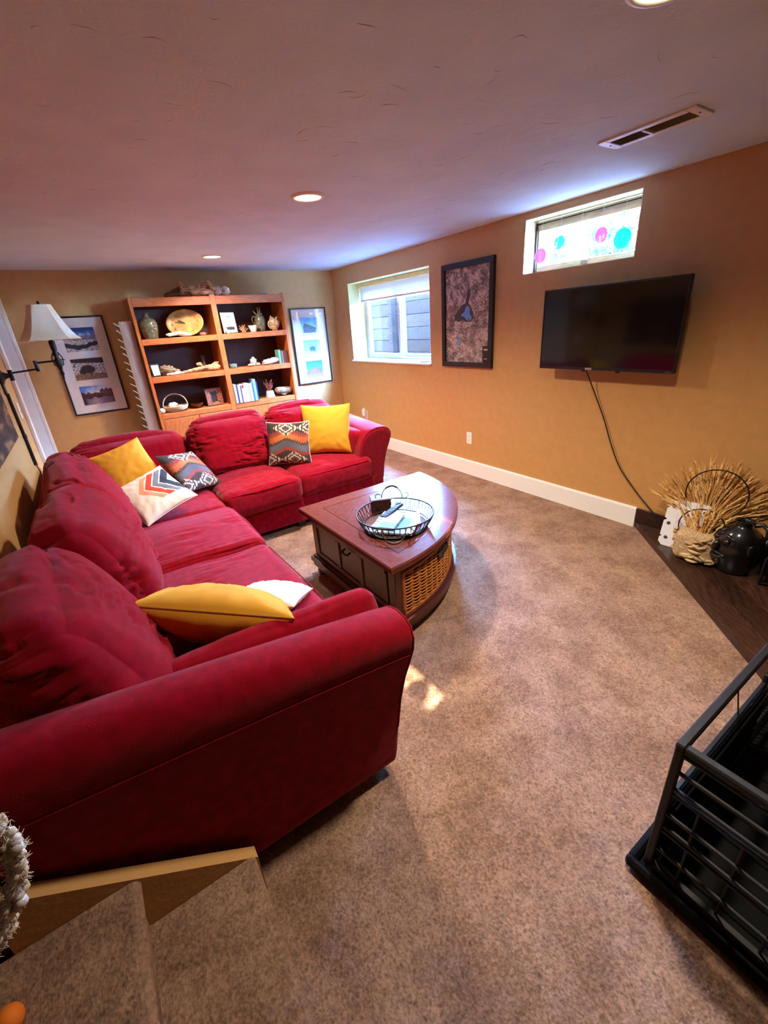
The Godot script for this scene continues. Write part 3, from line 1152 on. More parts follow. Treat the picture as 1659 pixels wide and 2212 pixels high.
func build_sofa() -> void:
	var t := thing("sectional_sofa", "crimson microsuede corner sofa along the left wall, with loose seat and back cushions", "sofa")
	var b := B.new()
	b.span(Vector3(-0.38, 0.055, -4.08), Vector3(0.575, 0.272, -0.96), 0.012)
	b.span(Vector3(0.56, 0.055, -4.08), Vector3(1.93, 0.272, -3.12), 0.012)
	obj("base", b, M.suede, t)
	# back frames with a rolled top edge
	var f := B.new()
	var prof := PackedVector2Array([Vector2(-0.40, 0.055), Vector2(-0.20, 0.055), Vector2(-0.285, 0.66)])
	for i in 9:
		var a := PI * i / 8.0
		prof.append(Vector2(-0.343 + cos(a) * 0.056, 0.685 + sin(a) * 0.050))
	f.prism(prof, 3.16, Transform3D(Basis.IDENTITY, Vector3(0, 0, -0.93)))
	obj("back_frame", f, M.suede, t)
	var g := B.new()
	var p2 := PackedVector2Array()
	for q in prof:
		p2.append(Vector2(q.x + 0.40, q.y))
	g.prism(p2, 2.36, Transform3D(Basis(Vector3(0, 0, 1), Vector3(0, 1, 0), Vector3(-1, 0, 0)), Vector3(-0.38, 0, -4.10)))
	obj("back_frame", g, M.suede, t)
	sofa_arm(t, 0.668, 0.15, -0.41, 0.545, func(q: Vector3): return Vector3(q.z, q.y, -0.915 + q.x), true)
	sofa_arm(t, 0.700, 0.06, -4.10, -3.215, func(q: Vector3): return Vector3(2.055 + q.x * 1.5, q.y, q.z), false)
	# seat: along the left wall, the corner, along the far side
	seat_cushion(t, Vector3(-0.16, 0.262, -2.165), Vector3(0.602, 0.462, -1.09), 11, 0)
	seat_cushion(t, Vector3(-0.16, 0.262, -2.865), Vector3(0.607, 0.465, -2.17), 12, 0)
	seat_cushion(t, Vector3(-0.16, 0.262, -3.80), Vector3(0.59, 0.450, -2.875), 13, 1)
	seat_cushion(t, Vector3(0.595, 0.262, -3.80), Vector3(1.210, 0.462, -3.035), 14, 1)
	seat_cushion(t, Vector3(1.215, 0.262, -3.80), Vector3(1.905, 0.460, -3.085), 15, 1)
	# back cushions; front (+x local) faces the room
	var lean := Basis(Vector3(0, 0, 1), 0.24)
	back_cushion(t, Vector3(0.130, 0.255, 0.335), Transform3D(Basis(Vector3.UP, 0.10) * lean, Vector3(-0.230, 0.685, -1.375)), 21, 0.010)
	back_cushion(t, Vector3(0.140, 0.250, 0.335), Transform3D(Basis(Vector3.UP, -0.07) * lean, Vector3(-0.160, 0.685, -2.06)), 22, 0.011)
	back_cushion(t, Vector3(0.140, 0.240, 0.455), Transform3D(Basis(Vector3.UP, 0.06) * lean, Vector3(-0.175, 0.665, -2.89)), 23, 0.010)
	var far := Basis(Vector3.UP, -PI * 0.5)
	back_cushion(t, Vector3(0.12, 0.205, 0.40), Transform3D(far * lean, Vector3(0.16, 0.635, -3.80)), 24, 0.010)
	back_cushion(t, Vector3(0.13, 0.235, 0.325), Transform3D(far * Basis(Vector3.UP, 0.03) * lean, Vector3(0.905, 0.655, -3.72)), 25, 0.009)
	back_cushion(t, Vector3(0.13, 0.235, 0.325), Transform3D(far * Basis(Vector3.UP, -0.03) * lean, Vector3(1.545, 0.655, -3.73)), 26, 0.009)
	# flat pads against the arms
	var pad := B.new()
	pad.cushion(Vector3(0.36, 0.105, 0.045), 0.040, Vector3(0.01, 0.01, 0.015), Vector3i(24, 10, 8), Transform3D(Basis(Vector3(1, 0, 0), -0.35) * Basis(Vector3(0, 0, 1), -0.035), Vector3(0.30, 0.545, -1.145)), folds(0.004, Vector3(8, 5, 5), 27))
	obj("arm_cushion", pad, M.suede, t)
	var pad2 := B.new()
	pad2.cushion(Vector3(0.055, 0.115, 0.24), 0.045, Vector3(0.015, 0.01, 0.01), Vector3i(8, 10, 20), Transform3D(Basis(Vector3(0, 0, 1), 0.12), Vector3(1.855, 0.565, -3.45)), folds(0.004, Vector3(5, 5, 8), 28))
	obj("arm_cushion", pad2, M.suede, t)
	for q: Vector3 in [Vector3(0.47, 0, -1.02), Vector3(0.50, 0, -2.6), Vector3(-0.3, 0, -1.0), Vector3(1.2, 0, -3.2), Vector3(1.95, 0, -3.28), Vector3(1.95, 0, -4.0), Vector3(-0.3, 0, -4.0)]:
		var ft := B.new()
		ft.box(q + Vector3(0, 0.028, 0), Vector3(0.075, 0.056, 0.075), 0.006)
		obj("foot", ft, M.black_plastic, t)


# ---------------------------------------------------------------- coffee table: a quarter disc
func arc_point(r: float, a: float) -> Vector2:
	return Vector2(r * cos(a), r * sin(a))


func build_table() -> void:
	# local: the square corner at the origin, sides along +x and +z, y up; top at 0.47
	var t := thing("coffee_table", "dark mahogany quarter-round coffee table with a grooved top", "table", Vector3(0.915, 0, -2.440), 0.022)
	var tr := Transform3D(Basis(Vector3(1, 0, 0), Vector3(0, 0, 1), Vector3(0, -1, 0)), Vector3.ZERO)
	# outlines are in x,z; prism() of the mirrored outline, pushed down from the given height
	var slab := func(m: B, poly: PackedVector2Array, top: float, depth: float) -> void:
		var q := PackedVector2Array()
		for p in poly:
			q.append(Vector2(p.x, -p.y))
		if Geometry2D.is_polygon_clockwise(q):
			q.reverse()
		m.prism(q, depth, Transform3D(Basis(Vector3(1, 0, 0), Vector3(0, 0, -1), Vector3(0, 1, 0)), Vector3(0, top, 0)))
	var quarter := func(o: float, r: float) -> PackedVector2Array:
		var poly := PackedVector2Array([Vector2(o, o)])
		var a0 := asin(clampf(o / r, 0, 1))
		for i in 41:
			var a := lerpf(a0, PI * 0.5 - a0, i / 40.0)
			poly.append(arc_point(r, a))
		return poly
	# top: border, and planks inset in a chevron-edged field separated by real grooves
	var inset := PackedVector2Array([Vector2(0.118, 0.118), Vector2(0.905, 0.118), Vector2(0.865, 0.30), Vector2(0.775, 0.445), Vector2(0.64, 0.62), Vector2(0.44, 0.78), Vector2(0.245, 0.868), Vector2(0.118, 0.895)])
	var top := B.new()
	slab.call(top, quarter.call(0.0, 1.0), 0.466, 0.026)
	obj("top", top, M.maho_h, t)
	var border := B.new()
	var outer: PackedVector2Array = quarter.call(0.004, 0.994)
	var groove := Geometry2D.offset_polygon(inset, 0.004)[0]
	# the border is cut into four simple pieces round the field
	for cut: PackedVector2Array in [PackedVector2Array([Vector2(-1, -1), Vector2(2, -1), Vector2(2, 0.115), Vector2(-1, 0.115)]), PackedVector2Array([Vector2(-1, 0.115), Vector2(0.115, 0.115), Vector2(0.115, 2), Vector2(-1, 2)]), PackedVector2Array([Vector2(0.115, 0.115), Vector2(2, 0.115), Vector2(2, 2), Vector2(0.115, 2)])]:
		for piece in Geometry2D.intersect_polygons(outer, cut):
			for rest in Geometry2D.clip_polygons(piece, groove):
				if not Geometry2D.is_polygon_clockwise(rest):
					slab.call(border, rest, 0.470, 0.004)
	obj("top_border", border, M.maho_h, t)
	var bed := B.new()
	slab.call(bed, groove, 0.4664, 0.002)
	obj("groove_bed", bed, M.maho_dark, t)
	# field planks run across the diagonal
	var d := Vector2(0.707, 0.707)
	for k in 13:
		var s0 := 0.166 + k * 0.0995
		var band := PackedVector2Array([d * s0 + Vector2(0.707, -0.707) * 2.0, d * (s0 + 0.0955) + Vector2(0.707, -0.707) * 2.0, d * (s0 + 0.0955) - Vector2(0.707, -0.707) * 2.0, d * s0 - Vector2(0.707, -0.707) * 2.0])
		for piece in Geometry2D.intersect_polygons(inset, band):
			var m := B.new()
			slab.call(m, piece, 0.4698, 0.004)
			var o := obj("plank", m, M.maho_h, t)
	# apron, legs, shelf and feet
	var ap := B.new()
	slab.call(ap, quarter.call(0.05, 0.968), 0.440, 0.030)
	ap.span(Vector3(0.05, 0.388, 0.05), Vector3(0.885, 0.425, 0.072), 0.003)
	ap.span(Vector3(0.05, 0.388, 0.05), Vector3(0.072, 0.425, 0.885), 0.003)
	obj("apron", ap, M.maho_v, t)
	var base := B.new()
	slab.call(base, quarter.call(0.025, 0.988), 0.125, 0.030)
	slab.call(base, quarter.call(0.040, 0.972), 0.140, 0.016)
	slab.call(base, quarter.call(0.035, 0.975), 0.096, 0.036)
	obj("plinth", base, M.maho_v, t)
	for q: Vector2 in [Vector2(0.052, 0.052), Vector2(0.885, 0.052), Vector2(0.052, 0.885)]:
		var l := B.new()
		l.span(Vector3(q.x, 0.125, q.y), Vector3(q.x + 0.062, 0.425, q.y + 0.062), 0.005)
		obj("leg", l, M.maho_v, t)
	# panelled sides
	for k in 2:
		var pn := B.new()
		var xf := Transform3D.IDENTITY if k == 0 else Transform3D(Basis(Vector3(0, 0, 1), Vector3(0, 1, 0), Vector3(-1, 0, 0)), Vector3(0.0, 0, 0))
		if k == 0:
			pn.span(Vector3(0.060, 0.14, 0.114), Vector3(0.074, 0.39, 0.86), 0.002)
			pn.span(Vector3(0.052, 0.355, 0.114), Vector3(0.066, 0.39, 0.86), 0.003)
			pn.span(Vector3(0.052, 0.14, 0.114), Vector3(0.066, 0.175, 0.86), 0.003)
			pn.span(Vector3(0.052, 0.175, 0.35), Vector3(0.066, 0.355, 0.39), 0.003)
			pn.span(Vector3(0.052, 0.175, 0.60), Vector3(0.066, 0.355, 0.64), 0.003)
		else:
			pn.span(Vector3(0.114, 0.14, 0.060), Vector3(0.86, 0.39, 0.074), 0.002)
			pn.span(Vector3(0.114, 0.355, 0.052), Vector3(0.86, 0.39, 0.066), 0.003)
			pn.span(Vector3(0.114, 0.14, 0.052), Vector3(0.86, 0.175, 0.066), 0.003)
		obj("side_panel", pn, M.maho_v, t)
	var hnd := B.new()
	hnd.tube([Vector3(0.052, 0.345, 0.47), Vector3(0.030, 0.335, 0.47), Vector3(0.028, 0.33, 0.50), Vector3(0.030, 0.335, 0.53), Vector3(0.052, 0.345, 0.53)], 0.006, 8)
	obj("handle", hnd, M.black_iron, t)
	for q: Vector2 in [Vector2(0.085, 0.085), Vector2(0.86, 0.085), Vector2(0.085, 0.86), Vector2(0.62, 0.62)]:
		var ft := B.new()
		ft.lathe([Vector2(0.026, 0.0), Vector2(0.042, 0.014), Vector2(0.046, 0.032), Vector2(0.038, 0.050), Vector2(0.030, 0.06), Vector2(0.030, 0.064)], 20, Transform3D(Basis.IDENTITY, Vector3(q.x, 0, q.y)))
		obj("foot", ft, M.maho_v, t)
	# a post half way round the curve
	var ps := B.new()
	var mid := arc_point(0.945, 0.66)
	ps.box(Vector3.ZERO, Vector3(0.04, 0.27, 0.045), 0.004, Transform3D(Basis(Vector3.UP, -0.66), Vector3(mid.x, 0.275, mid.y)))
	obj("leg", ps, M.maho_v, t)
	build_wicker(0.095, 0.625, Vector3(0.915, 0, -2.440), "curved wicker basket in the far bay of the coffee table, mostly hidden by its curve")
	build_wicker(0.695, 1.465, Vector3(0.915, 0, -2.440), "curved wicker basket with a slot handle in the near bay of the coffee table")


# woven front following the table's curve from angle a0 to a1 (measured from +x towards +z)
func build_wicker(a0: float, a1: float, at: Vector3, label: String) -> void:
	var t := thing("wicker_basket", label, "basket", at, 0.022)
	var r := 0.952
	var y0 := 0.143
	var y1 := 0.385
	var len := r * (a1 - a0)
	var core := B.new()
	var p := PackedVector3Array()
	for y: float in [y0 + 0.004, y1 - 0.004]:
		for i in 25:
			var q := arc_point(r - 0.014, lerpf(a1, a0, i / 24.0))
			p.append(Vector3(q.x, y, q.y))
	core.grid(p, 25, 2)
	p = PackedVector3Array()
	for y: float in [y1 - 0.004, y0 + 0.004]:
		for i in 25:
			var q := arc_point(r - 0.020, lerpf(a1, a0, i / 24.0))
			p.append(Vector3(q.x, y, q.y))
	core.grid(p, 25, 2)
	obj("lining", core, M.wicker_dark, t)
	# rim
	var rim := B.new()
	var loop := []
	for i in 21:
		var q := arc_point(r, lerpf(a0, a1, i / 20.0))
		loop.append(Vector3(q.x, y1, q.y))
	for i in 5:
		var q := arc_point(r, a1)
		loop.append(Vector3(q.x, lerpf(y1, y0, (i + 1) / 6.0), q.y))
	for i in 21:
		var q := arc_point(r, lerpf(a1, a0, i / 20.0))
		loop.append(Vector3(q.x, y0, q.y))
	for i in 5:
		var q := arc_point(r, a0)
		loop.append(Vector3(q.x, lerpf(y0, y1, (i + 1) / 6.0), q.y))
	rim.tube(loop, 0.011, 8, true)
	obj("rim", rim, M.wicker, t)
	# stakes, and strands woven in front of and behind them
	var n := int(round(len / 0.062))
	for k in range(1, n):
		var a := lerpf(a0, a1, float(k) / n)
		var q := arc_point(r - 0.002, a)
		var s := B.new()
		s.tube([Vector3(q.x, y0, q.y), Vector3(q.x, y1, q.y)], 0.006, 6)
		obj("stake", s, M.wicker, t)
	var rows := 24
	for j in rows:
		var y := lerpf(y0 + 0.014, y1 - 0.014, float(j) / (rows - 1))
		var s := B.new()
		var path := []
		var steps := n * 6
		for i in steps + 1:
			var f := float(i) / steps
			var w := sin(f * n * PI + (PI if j % 2 else 0.0)) * 0.0075
			var q := arc_point(r + w, lerpf(a0 + 0.008, a1 - 0.008, f))
			path.append(Vector3(q.x, y + sin(f * 9.0 + j) * 0.0012, q.y))
		s.tube(path, 0.0046, 5)
		obj("strand", s, M.wicker, t)
	var am := lerpf(a0, a1, 0.5)
	var hole := B.new()
	for sgn in [0]:
		var path := []
		for i in 9:
			var q := arc_point(r + 0.011, am + (i / 8.0 - 0.5) * 0.16)
			path.append(Vector3(q.x, y1 - 0.045, q.y))
		hole.tube(path, 0.013, 8, false, 1.1)
	obj("handle_slot", hole, mat(c8(24, 10, 6), 0.8), t)


# ---------------------------------------------------------------- bookcases
const BX := 0.595
const BW := 0.817
const BD := 0.38
const SHELF := [1.524, 1.147, 0.760]


func build_bookcases() -> void:
	var t := thing("bookcase", "left of two matching oak bookcase units against the end wall", "bookcase", Vector3(BX, 0, ZB + 0.012), 0.0, "oak bookcase units")
	for x: float in [0.0, BW - 0.028]:
		var s := B.new()
		s.prism(PackedVector2Array([Vector2(0, 0), Vector2(BD, 0), Vector2(BD, 1.925), Vector2(BD - 0.03, 1.913), Vector2(0, 1.913)]), 0.028, Transform3D(Basis(Vector3(0, 0, 1), Vector3(0, 1, 0), Vector3(-1, 0, 0)), Vector3(x, 0, 0)))
		obj("side_panel", s, M.oak_v, t)
	var bk := B.new()
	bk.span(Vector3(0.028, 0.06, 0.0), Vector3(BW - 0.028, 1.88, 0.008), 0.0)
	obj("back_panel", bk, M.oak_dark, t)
	var tp := B.new()
	tp.span(Vector3(0.028, 1.875, 0.008), Vector3(BW - 0.028, 1.900, BD - 0.02), 0.001)
	tp.span(Vector3(0.028, 1.828, BD - 0.02), Vector3(BW - 0.028, 1.910, BD - 0.002), 0.003)
	obj("top", tp, M.oak_h, t)
	for y: float in SHELF:
		var s := B.new()
		s.span(Vector3(0.028, y - 0.024, 0.008), Vector3(BW - 0.028, y, BD - 0.02), 0.001)
		s.span(Vector3(0.028, y - 0.058, BD - 0.022), Vector3(BW - 0.028, y + 0.001, BD - 0.004), 0.003)
		obj("shelf", s, M.oak_h, t)
	var kick := B.new()
	kick.span(Vector3(0.028, 0.0, BD - 0.06), Vector3(BW - 0.028, 0.09, BD - 0.04), 0.002)
	kick.span(Vector3(0.028, 0.07, 0.008), Vector3(BW - 0.028, 0.09, BD - 0.03), 0.001)
	obj("plinth", kick, M.oak_h, t)
	for k in 2:
		var x0 := 0.031 + k * (BW - 0.056) * 0.5
		var dr := B.new()
		dr.span(Vector3(x0, 0.095, BD - 0.024), Vector3(x0 + (BW - 0.062) * 0.5 - 0.001, 0.696, BD - 0.004), 0.003)
		var d := obj("cabinet_door", dr, M.oak_v, t)
		var kn := B.new()
		kn.ball(Vector3(x0 + (0.34 if k == 0 else 0.04), 0.60, BD + 0.012), Vector3(0.014, 0.014, 0.012), 14, 8)
		kn.lathe([Vector2(0.006, 0), Vector2(0.006, 0.014)], 10, Transform3D(Basis(Vector3(1, 0, 0), Vector3(0, 0, 1), Vector3(0, -1, 0)), Vector3(x0 + (0.34 if k == 0 else 0.04), 0.60, BD - 0.005)))
		obj("knob", kn, M.bronze, d)
	copy(t, "right of two matching oak bookcase units, beside the framed triptych near the window", Vector3(BX + BW, 0, ZB + 0.012), 0.0)


# ---------------------------------------------------------------- television and its lead
func build_television() -> void:
	var t := thing("television", "large black flat television hung on the ochre wall", "television", Vector3(XR - 0.15, 1.380, -1.761))
	# local: screen faces -x
	var h := 0.268
	var w := 0.483
	var b := B.new()
	b.span(Vector3(0.004, -h, -w), Vector3(0.030, h, w), 0.005)
	b.span(Vector3(0.028, -h + 0.03, -w + 0.10), Vector3(0.062, h - 0.12, w - 0.10), 0.012)
	obj("body", b, M.black_plastic, t)
	var z := B.new()
	for q in [[-h, -h + 0.020, -w, w], [h - 0.010, h, -w, w], [-h + 0.02, h - 0.01, -w, -w + 0.010], [-h + 0.02, h - 0.01, w - 0.010, w]]:
		z.span(Vector3(-0.002, q[0], q[2]), Vector3(0.006, q[1], q[3]), 0.002)
	obj("bezel", z, M.black_plastic, t)
	var s := B.new()
	s.span(Vector3(0.001, -h + 0.018, -w + 0.008), Vector3(0.004, h - 0.008, w - 0.008), 0.0)
	obj("screen", s, M.screen, t)
	var mt := B.new()
	mt.span(Vector3(0.060, -0.16, -0.13), Vector3(0.075, 0.12, -0.09), 0.002)
	mt.span(Vector3(0.060, -0.16, 0.09), Vector3(0.075, 0.12, 0.13), 0.002)
	mt.span(Vector3(0.075, -0.10, -0.24), Vector3(0.150, 0.02, 0.24), 0.004)
	obj("wall_bracket", mt, M.black_iron, t)
	var lg := B.new()
	lg.span(Vector3(-0.004, -h + 0.003, -0.10), Vector3(-0.001, -h + 0.016, -0.05), 0.001)
	obj("badge", lg, M.silver, t)
	var br := B.new()
	br.span(Vector3(-0.0035, -h + 0.006, w - 0.055), Vector3(-0.0015, -h + 0.010, w - 0.02), 0.0005)
	obj("badge", br, mat(c8(90, 90, 92), 0.4), t)
	for q: float in [-0.125, 0.125]:
		var f := B.new()
		f.span(Vector3(0.008, -h - 0.012, q - 0.012), Vector3(0.026, -h + 0.002, q + 0.012), 0.002)
		obj("foot_socket", f, M.black_plastic, t)
	# its lead hangs to the wood platform
	var c := B.new()
	var path := []
	var pts := [Vector3(XR - 0.11, 1.15, -1.90), Vector3(XR - 0.07, 1.07, -1.885), Vector3(XR - 0.03, 0.95, -1.845), Vector3(XR - 0.018, 0.76, -1.75), Vector3(XR - 0.022, 0.58, -1.665), Vector3(XR - 0.02, 0.42, -1.575), Vector3(XR - 0.018, 0.27, -1.435), Vector3(XR - 0.022, 0.155, -1.30), Vector3(XR - 0.03, 0.06, -1.19)]
	var cv := Curve3D.new()
	for i in pts.size():
		var tan: Vector3 = (pts[mini(i + 1, pts.size() - 1)] - pts[maxi(i - 1, 0)]) / 6.0
		cv.add_point(pts[i], -tan, tan)
	cv.bake_interval = 0.02
	for q in cv.get_baked_points():
		path.append(q)
	c.tube(path, 0.0042, 6)
	tag(obj("power_cord", c, M.black_plastic), "black power cord hanging down the wall below the television", "cord")


# ---------------------------------------------------------------- framed pictures
# a frame whose picture faces +z; w, h outer size
func framed(t: Node3D, w: float, h: float, bar: float, depth: float, frame_mat: Material) -> void:
	var f := B.new()
	f.span(Vector3(-w / 2, -h / 2, 0), Vector3(w / 2, -h / 2 + bar, depth), 0.002)
	f.span(Vector3(-w / 2, h / 2 - bar, 0), Vector3(w / 2, h / 2, depth), 0.002)
	f.span(Vector3(-w / 2, -h / 2 + bar, 0), Vector3(-w / 2 + bar, h / 2 - bar, depth), 0.002)
	f.span(Vector3(w / 2 - bar, -h / 2 + bar, 0), Vector3(w / 2, h / 2 - bar, depth), 0.002)
	obj("frame", f, frame_mat, t)


func sheet(parent: Node3D, called: String, x0: float, x1: float, y0: float, y1: float, z: float, m: Material) -> MeshInstance3D:
	var b := B.new()
	b.quad(Vector3(x0, y0, z), Vector3(x1, y0, z), Vector3(x1, y1, z), Vector3(x0, y1, z))
	b.box(Vector3((x0 + x1) / 2, (y0 + y1) / 2, z - 0.0007), Vector3(x1 - x0, y1 - y0, 0.0010), 0.0)
	# the box repeats the picture only on its hidden back and rim
	return obj(called, b, m, parent)


func printed(tex: Texture2D, rough := 0.5) -> StandardMaterial3D:
	var m := mat(Color.WHITE, rough)
	m.albedo_texture = tex
	m.texture_repeat = false
	return m


func landscape(kind: int) -> ImageTexture:
	var n := noise(3.0, FastNoiseLite.TYPE_SIMPLEX_SMOOTH, 4, 200 + kind)
	var n2 := noise(9.0, FastNoiseLite.TYPE_SIMPLEX_SMOOTH, 3, 220 + kind)
	return paint(192, 144, func(u: float, v: float) -> Color:
		var a := n.get_noise_2d(u * 1.6, v * 1.2)
		var b := n2.get_noise_2d(u, v * 1.6)
		if kind == 0: # blue sky over snow and dark water
			if v < 0.34 + a * 0.06:
				return Color(0.13, 0.27, 0.52).lerp(Color(0.62, 0.72, 0.84), smoothstep(0.1, 0.42, v + a * 0.2))
			if v < 0.52 + b * 0.06:
				return Color(0.30, 0.27, 0.29).lerp(Color(0.62, 0.58, 0.58), clampf(b + 0.5, 0, 1))
			if absf(v - 0.72 - 0.10 * sin(u * 4.0)) < 0.09 + a * 0.05:
				return Color(0.10, 0.08, 0.10)
			return Color(0.80, 0.78, 0.80).lerp(Color(0.42, 0.40, 0.42), clampf(b * 1.5 + 0.3, 0, 1))
		elif kind == 1: # a grazing animal in front of snowy brush
			var e := Vector2((u - 0.45) / 0.23, (v - 0.52) / 0.20).length() + b * 0.25
			var hd := Vector2((u - 0.27) / 0.10, (v - 0.62) / 0.13).length() + b * 0.2
			if minf(e, hd) < 0.95:
				return Color(0.11, 0.07, 0.06).lerp(Color(0.24, 0.16, 0.12), clampf(b + 0.4, 0, 1))
			if v > 0.72 + a * 0.08:
				return Color(0.42, 0.26, 0.17).lerp(Color(0.66, 0.52, 0.42), clampf(b + 0.4, 0, 1))
			if v < 0.16 + 0.10 * u:
				return Color(0.14, 0.09, 0.09)
			return Color(0.84, 0.82, 0.84).lerp(Color(0.40, 0.34, 0.34), clampf(b * 1.8 + 0.3, 0, 1))
		elif kind == 2: # dark conifers over misty water
			var ridge := 0.42 + a * 0.10 - 0.10 * absf(sin(u * 21.0)) * absf(sin(u * 5.0 + 1.0)) - (0.12 if u > 0.6 else 0.0)
			if v < ridge:
				return Color(0.16, 0.44, 0.84).lerp(Color(0.82, 0.82, 0.88), clampf(u * 1.5 + v * 0.8 + a * 0.5 - 0.1, 0, 1))
			if v < 0.66 + a * 0.1 or u < 0.10 + b * 0.1:
				return Color(0.09, 0.06, 0.07).lerp(Color(0.28, 0.22, 0.24), clampf(b + 0.2, 0, 1))
			return Color(0.34, 0.34, 0.40).lerp(Color(0.62, 0.60, 0.66), clampf(1.0 - absf(u - 0.45) * 2.6 + b * 0.4, 0, 1))
		elif kind == 3: # a dark barn roof under a blue sky
			if v > 0.30 + absf(u - 0.22) * (1.3 if u < 0.22 else 0.45) and v < 0.86 and u > 0.10 and u < 0.92 - (v - 0.6) * 0.4:
				return Color(0.26, 0.30, 0.36).lerp(Color(0.42, 0.46, 0.52), clampf(b + 0.4, 0, 1))
			if v > 0.82:
				return Color(0.74, 0.86, 0.92)
			return Color(0.34, 0.64, 0.92).lerp(Color(0.62, 0.84, 0.98), clampf(v + a * 0.5, 0, 1))
		elif kind == 4: # a small dark animal on pale blue snow
			var e2 := Vector2((u - 0.52) / 0.20, (v - 0.58) / 0.17).length() + b * 0.2
			if e2 < 0.95 or (absf(u - 0.40) < 0.025 or absf(u - 0.64) < 0.025) and v > 0.55 and v < 0.84:
				return Color(0.28, 0.36, 0.46)
			return Color(0.44, 0.72, 0.93).lerp(Color(0.72, 0.88, 0.97), clampf(v * 1.2 - 0.1 + a * 0.6, 0, 1))
		else: # a red barn, blue hills
			if v > 0.42 + absf(u - 0.5) * 0.7 and v < 0.86 and absf(u - 0.5) < 0.36 or v > 0.72:
				return Color(0.52, 0.27, 0.13).lerp(Color(0.70, 0.42, 0.20), clampf(b + 0.4, 0, 1)) if v < 0.80 else Color(0.58, 0.42, 0.22)
			if v > 0.44 + a * 0.12:
				return Color(0.28, 0.34, 0.56).lerp(Color(0.50, 0.54, 0.70), clampf(b + 0.4, 0, 1))
			return Color(0.10, 0.40, 0.84).lerp(Color(0.34, 0.62, 0.94), v)
		return Color.BLACK)


func triptych(label: String, cx: float, cy: float, w: float, h: float, kinds: Array, spots: Array) -> void:
	var t := thing("framed_triptych", label, "picture", Vector3(cx, cy, ZB + 0.001), 0.0)
	framed(t, w, h, 0.016, 0.022, M.black_frame)
	sheet(t, "mat_board", -w / 2 + 0.014, w / 2 - 0.014, -h / 2 + 0.014, h / 2 - 0.014, 0.010, M.mat_board)
	for k in 3:
		var q: Array = spots[k]
		sheet(t, "photograph", q[0], q[1], q[2], q[3], 0.0122, printed(landscape(kinds[k])))
	var g := B.new()
	g.span(Vector3(-w / 2 + 0.014, -h / 2 + 0.014, 0.0150), Vector3(w / 2 - 0.014, h / 2 - 0.014, 0.0165), 0.0)
	obj("glass", g, M.picture_glass, t)


func build_pictures() -> void:
	triptych("black-framed triptych of winter landscapes behind the lampshade, left of the bookcases", 0.1045, 1.307, 0.515, 0.966, [0, 1, 2], [[-0.145, 0.145, 0.150, 0.375], [-0.145, 0.145, -0.130, 0.080], [-0.145, 0.145, -0.385, -0.193]])
	triptych("black-framed triptych with a red barn at the bottom, right of the bookcases", 2.695, 1.2935, 0.51, 0.951, [3, 4, 5], [[-0.120, 0.122, 0.143, 0.360], [-0.120, 0.122, -0.105, 0.085], [-0.120, 0.122, -0.393, -0.180]])
	# the aerial photograph between the windows: faces -x
	var t := thing("aerial_photo", "tall black-framed aerial photograph of a lake hung between the two windows", "picture", Vector3(XR - 0.001, 1.521, -3.184), -PI * 0.5)
	framed(t, 0.656, 0.892, 0.045, 0.032, M.black_frame)
	var n := noise(4.0, FastNoiseLite.TYPE_SIMPLEX_SMOOTH, 4, 301)
	var fine := noise(22.0, FastNoiseLite.TYPE_SIMPLEX_SMOOTH, 3, 303)
	var lake := PackedVector2Array([Vector2(0.47, 0.40), Vector2(0.53, 0.395), Vector2(0.56, 0.43), Vector2(0.555, 0.48), Vector2(0.60, 0.52), Vector2(0.595, 0.545), Vector2(0.555, 0.555), Vector2(0.54, 0.525), Vector2(0.52, 0.55), Vector2(0.485, 0.52), Vector2(0.44, 0.50), Vector2(0.38, 0.50), Vector2(0.37, 0.475), Vector2(0.42, 0.46), Vector2(0.46, 0.44)])
	var dark := PackedVector2Array([Vector2(0.50, 0.24), Vector2(0.56, 0.23), Vector2(0.58, 0.28), Vector2(0.54, 0.36), Vector2(0.62, 0.44), Vector2(0.66, 0.53), Vector2(0.58, 0.56), Vector2(0.30, 0.54), Vector2(0.20, 0.54), Vector2(0.22, 0.48), Vector2(0.36, 0.40), Vector2(0.48, 0.35)])
	var river := PackedVector2Array([Vector2(0.26, 0.67), Vector2(0.31, 0.70), Vector2(0.32, 0.77), Vector2(0.36, 0.775), Vector2(0.29, 0.815), Vector2(0.24, 0.775), Vector2(0.28, 0.765), Vector2(0.285, 0.71)])
	var tex := paint(288, 416, func(u: float, v: float) -> Color:
		var p := Vector2(u, v)
		var a := n.get_noise_2d(u * 1.3, v * 1.8)
		var col := Color(0.36, 0.33, 0.31).lerp(Color(0.86, 0.80, 0.74), clampf(0.52 + a * 0.9 + fine.get_noise_2d(u, v * 1.4) * 0.75, 0, 1))
		if v > 0.62 and u > 0.45:
			col = col.lerp(Color(0.66, 0.56, 0.52), 0.25)
		var w := p + Vector2(a, -a) * 0.02
		if Geometry2D.is_point_in_polygon(w, dark):
			col = Color(0.24, 0.23, 0.24)
		if Geometry2D.is_point_in_polygon(w, lake) or Geometry2D.is_point_in_polygon(w, river):
			col = Color(0.40, 0.66, 0.92)
		if absf(v - 0.615) < 0.003 and u < 0.48 or absf(v - 0.375 + (u - 0.3) * 0.05) < 0.003 and u > 0.24 and u < 0.46:
			col = Color(0.80, 0.78, 0.76)
		if u > 0.86 and v > 0.82:
			col = Color(0.13, 0.11, 0.13)
			if v > 0.85 and v < 0.868 and u > 0.89 and u < 0.98 or v > 0.955 and v < 0.962 and u > 0.89 and u < 0.96:
				col = Color(0.75, 0.74, 0.76)
		return col)
	sheet(t, "photograph", -0.285, 0.285, -0.403, 0.403, 0.012, printed(tex, 0.35))


